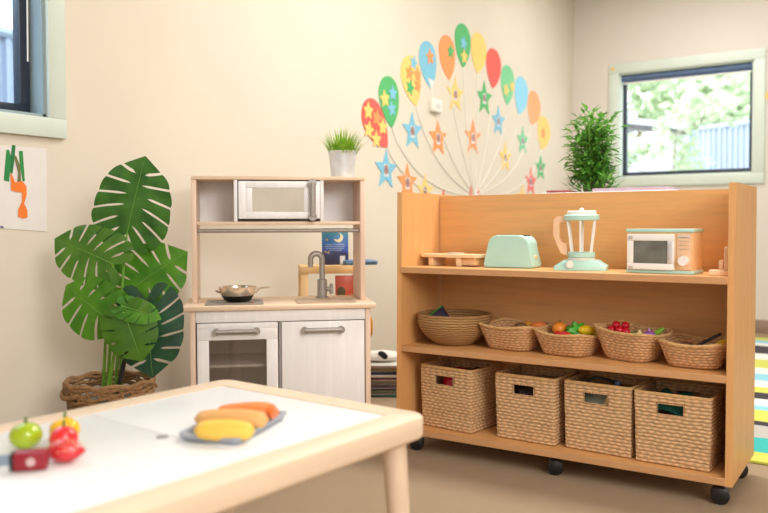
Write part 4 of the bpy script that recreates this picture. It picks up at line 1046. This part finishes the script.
# ================================================================== FOREGROUND TABLE
TA = on_z(429, 413.5, .48); TRz = math.radians(175.314)
tb = thing('activity_table', 'low pine childrens table with white inset top in the foreground', 'table', (TA.x, TA.y, 0), TRz)
TW, TL, TH, FR = .708, 1.02, .48, .070
def tw_(x, y, z): return V((TA.x, TA.y, 0))+Rz(TRz) @ V((x, y, z))
fr = MB(); oo = rrect(TW, TL, .035, 6); ii = [(max(-(TW/2-FR), min(TW/2-FR, x)), max(-(TL/2-FR), min(TL/2-FR, y))) for x, y in oo]
def rg(p, z, k=1.0): return [V((TW/2+x*k, TL/2+y*k, z)) for x, y in p]
def inset(p, d): return [(x-math.copysign(d, x), y-math.copysign(d, y)) for x, y in p]
fr.loft([rg(ii, TH-.055), rg(inset(oo, .006), TH-.055), rg(inset(oo, .001), TH-.050), rg(oo, TH-.045), rg(oo, TH-.008), rg(inset(oo, .002), TH-.003), rg(inset(oo, .006), TH), rg(ii, TH), rg(ii, TH-.055)])
bmesh.ops.remove_doubles(fr.bm, verts=fr.bm.verts, dist=1e-5)
fr.build('table_frame', M['tablew'], tb, smooth=50)
ym = .478
for y0, y1 in ((FR+.001, ym-.0015), (ym+.0015, TL-FR-.001)):
    MB().box(FR+.001, TW-FR-.001, y0, y1, TH-.014, TH-.002, .001).build('top_panel', M['tabletop'], tb)
MB().lathe([(.001, TH-.0019), (.013, TH-.0019), (.013, TH-.0005), (.001, TH-.0005)], 20, (.33, ym+.022, 0)).build('finger_hole', paint(150, 148, 150), tb)
for x, y in ((.056, .062), (TW-.058, .062), (.056, TL-.062), (TW-.058, TL-.062)):
    ox, oy = (-.018 if x < .3 else .018), (-.018 if y < .5 else .018)
    MB().tube([(x, y, TH-.0545), (x, y, TH-.06), (x+ox, y+oy, .004), (x+ox, y+oy, 0)], [.029, .029, .024, .022], 20).build('leg', M['legw'], tb)
# grey tray with wooden vegetables
zt_ = TH-.0015
c1, c2, c3 = on_z(179, 440, zt_), on_z(236, 449, zt_), on_z(287, 419.5, zt_)
ex = (c2-c1); wx = ex.length; ey = (c3-c2); wy = ey.length
trz = math.atan2(ey.y, ey.x)
ctr = (c1+c3)/2
side = abs(ex.dot(V((-math.sin(trz), math.cos(trz), 0))))
tr = thing('serving_tray', 'small grey tray carrying wooden vegetables on the white table', 'tray', (ctr.x, ctr.y, zt_+.0005), trz)
q = MB(); o1 = rrect(wy, side, .018, 5); o2 = rrect(wy-.02, side-.02, .012, 5); o3 = rrect(wy-.03, side-.03, .010, 5)
zz = lambda p, z: [V((x, y, z)) for x, y in p]
q.loft([zz(o3, 0), zz(o2, .0), zz(o1, .012), zz(o1, .016), zz(o2, .016), zz(o3, .005)], True, True)
q.build('tray_body', plain('tray_grey', rgb(162, 168, 178), .45), tr, smooth=50)
def veg(name, label, pxa, pxb, zc, r, col, flat=.8, facet=False, taper=1.0, off=0):
    a, b_ = on_z(*pxa, zc), on_z(*pxb, zc); d = b_-a; ln = d.length; c = (a+b_)/2
    o = thing(name, label, 'toy food', (c.x, c.y, zc-r*flat), math.atan2(d.y, d.x))
    prof = []
    n = 14
    for i in range(n+1):
        f = i/n; x = (f-.5)*ln; rr = r*min(1, (math.sin(PI*min(max(f, .0), 1))**.24))*(taper+(1-taper)*f); prof.append((max(rr, .0008), x))
    seg = 8 if facet else 18
    rings = [[V((x, rr*math.cos(2*PI*j/seg), r*flat+rr*flat*math.sin(2*PI*j/seg))) for j in range(seg)] for rr, x in prof]
    MB().loft(rings, True, True).build('vegetable_body', paint(*col, .5), o, smooth=30 if facet else 60)
    return o, ln
zt3 = zt_+.006
v1, ln = veg('toy_corn', 'yellow wooden corn piece at front of the grey tray', (194, 430), (255, 431), zt3+.020, .022, (246, 200, 84), 1.0)
v2, ln = veg('toy_potato', 'tan wooden potato in the middle of the grey tray', (194, 419), (269, 420), zt3+.024, .025, (226, 172, 104), .9)
v3, ln = veg('toy_carrot', 'orange wooden carrot at back of the grey tray', (217, 409.5), (277, 411), zt3+.028, .027, (248, 140, 76), .9, True, .5)
MB().tube([(ln*.40, -.008, .030), (ln*.5, -.016, .020)], [.014, .012], 8).build('carrot_end', paint(236, 120, 60), v3)
# fruit and knife at left
def fruit(name, label, px, r, col, sz=.9, extra=None, lump=0):
    p_ = on_z(px[0], px[1], zt_)
    o = thing(name, label, 'toy food', (p_.x, p_.y, zt_))
    MB().ball((0, 0, r*sz), r, 1, 1, sz, 24, lump=lump).build('fruit_body', paint(*col, .22, .1, .5), o)
    if extra: extra(o, r, sz)
    return o
def stalk(o, r, sz): MB().tube([(0, 0, 2*r*sz-.003), (.002, 0, 2*r*sz+.012)], .003, 8).build('stalk', paint(96, 120, 40), o)
fruit('toy_apple', 'shiny lime green toy apple on the table', (26, 448.5), .0315, (164, 190, 22), .82, stalk)
def lobes(o, r, sz):
    for k in range(3):
        a = 2*PI*k/3+.4; MB().ball((.5*r*math.cos(a), .5*r*math.sin(a), r*sz), r*.72, 1, 1, 1.15, 18).build('pepper_lobe', paint(240, 186, 20, .22, .1, .5), o)
    stalk(o, r, sz)
fruit('toy_pepper', 'shiny yellow toy pepper behind the red tomato', (65, 441), .026, (240, 186, 20), .95, lobes)
fruit('toy_tomato', 'shiny red toy tomato in front of the yellow pepper', (64, 451), .0275, (236, 44, 52), .9, stalk)
p_ = on_z(66, 462, zt_)
sb = thing('toy_strawberry', 'red toy strawberry half with green cap at front', 'toy food', (p_.x, p_.y, zt_), math.radians(33))
rings = []
for i in range(13):
    f = i/12; r = .0215*(math.sin(PI*min(1, .14+f*.86))**.75 if f < 1 else 0.02); rings.append([V(((f-.45)*.068, max(r, .0006)*1.12*math.cos(2*PI*j/18), .0215+max(r, .0006)*math.sin(2*PI*j/18))) for j in range(18)])
MB().loft(rings, True, True).build('berry_body', paint(214, 38, 48, .25, .1, .5), sb, smooth=60)
MB().lathe([(.001, -.004), (.014, -.001), (.001, .002)], 10, (0, 0, 0)).build('green_cap', paint(50, 90, 40), sb)
cap = [c_ for c_ in COL.objects if c_.name.startswith('green_cap')][-1]; cap.rotation_euler = (0, PI/2, 0); cap.location = (-.026, 0, .0195)
sd = MB()
for k in range(34):
    a = random.uniform(.1, PI-.1); f = random.uniform(.2, .85); r = .0219*(math.sin(PI*(.14+f*.86))**.75)
    sd.ball(((f-.45)*.068, -r*1.12*math.cos(a), .0215+r*math.sin(a)), .0014, seg=6)
sd.build('seeds', paint(240, 190, 150), sb)
pa, pb_ = on_z(14, 462, zt_+.016), on_z(46, 460, zt_+.016); d = pb_-pa; c = (pa+pb_)/2
kf = thing('toy_knife', 'toy knife with dark red handle and silver rivet on table', 'toy knife', (c.x, c.y, zt_), math.atan2(d.y, d.x))
ln = d.length
MB().box(-ln/2, ln/2+.004, -.014, .014, .001, .036, .005).build('handle', paint(150, 26, 44, .3), kf)
MB().box(-ln/2-.006, -ln/2, -.013, .013, .001, .034, .003).build('bolster', paint(40, 50, 48, .4), kf)
MB().tube([(.004, -.0138, .018), (.004, -.0158, .018)], .0078, 18).build('rivet', paint(206, 176, 176, .3), kf)
MB().prism([(-ln/2-.006, .010), (-ln/2-.006, .030), (-ln/2-.10, .030), (-ln/2-.13, .018), (-ln/2-.10, .008)], .003, T(0, -.0015, 0)).build('blade', plain('blade_steel', rgb(150, 168, 186), .3, .6), kf, smooth=0)

# ================================================================== LIGHT
wd = bpy.data.worlds.new('world'); scene.world = wd; wd.use_nodes = True
nt = wd.node_tree; bg = nt.nodes['Background']; bg.inputs['Color'].default_value = (.90, .95, 1, 1); bg.inputs['Strength'].default_value = 5.0
def area(name, loc, target, sx, sy, power, col):
    l = bpy.data.lights.new(name, 'AREA'); l.shape = 'RECTANGLE'; l.size = sx; l.size_y = sy; l.energy = power; l.color = col
    o = bpy.data.objects.new(name, l); COL.objects.link(o); o.location = loc
    o.rotation_euler = (V(target)-V(loc)).to_track_quat('-Z', 'Y').to_euler()
    return o
area('window_light', (2.8, -.2, 2.4), (-1.7, 2.5, .9), 1.8, 1.2, 98, (1, .985, .96))
area('fill_light', (1.3, -2.0, 1.7), (-2.0, 2.4, .9), 2.2, 1.4, 22, (1, .975, .95))  # unseen fill lamp added near the camera to brighten the kitchen front
area('ceiling_panel_and_fill', (-.9, 3.5, 3.05), (-.9, 3.5, 0), 1.3, .6, 78, (1, .975, .94))
area('ceiling_panel_and_fill', (.8, .6, 3.05), (.8, .6, 0), 1.3, .6, 30, (1, .975, .94))  # added overhead fill, out of view, to light the kitchen from the front
area('ceiling_panel_and_fill', (-1.2, 6.0, 3.05), (-1.2, 6.0, 0), 1.3, .6, 34, (1, .98, .96))  # added unseen fill; brightens the balloon wall in place of window spill
scene.view_settings.view_transform = 'Standard'
scene.view_settings.look = 'None'
scene.view_settings.exposure = 0
scene.view_settings.gamma = 1
scene.cycles.use_denoising = True
scene.cycles.max_bounces = 8
scene.cycles.sample_clamp_indirect = 8
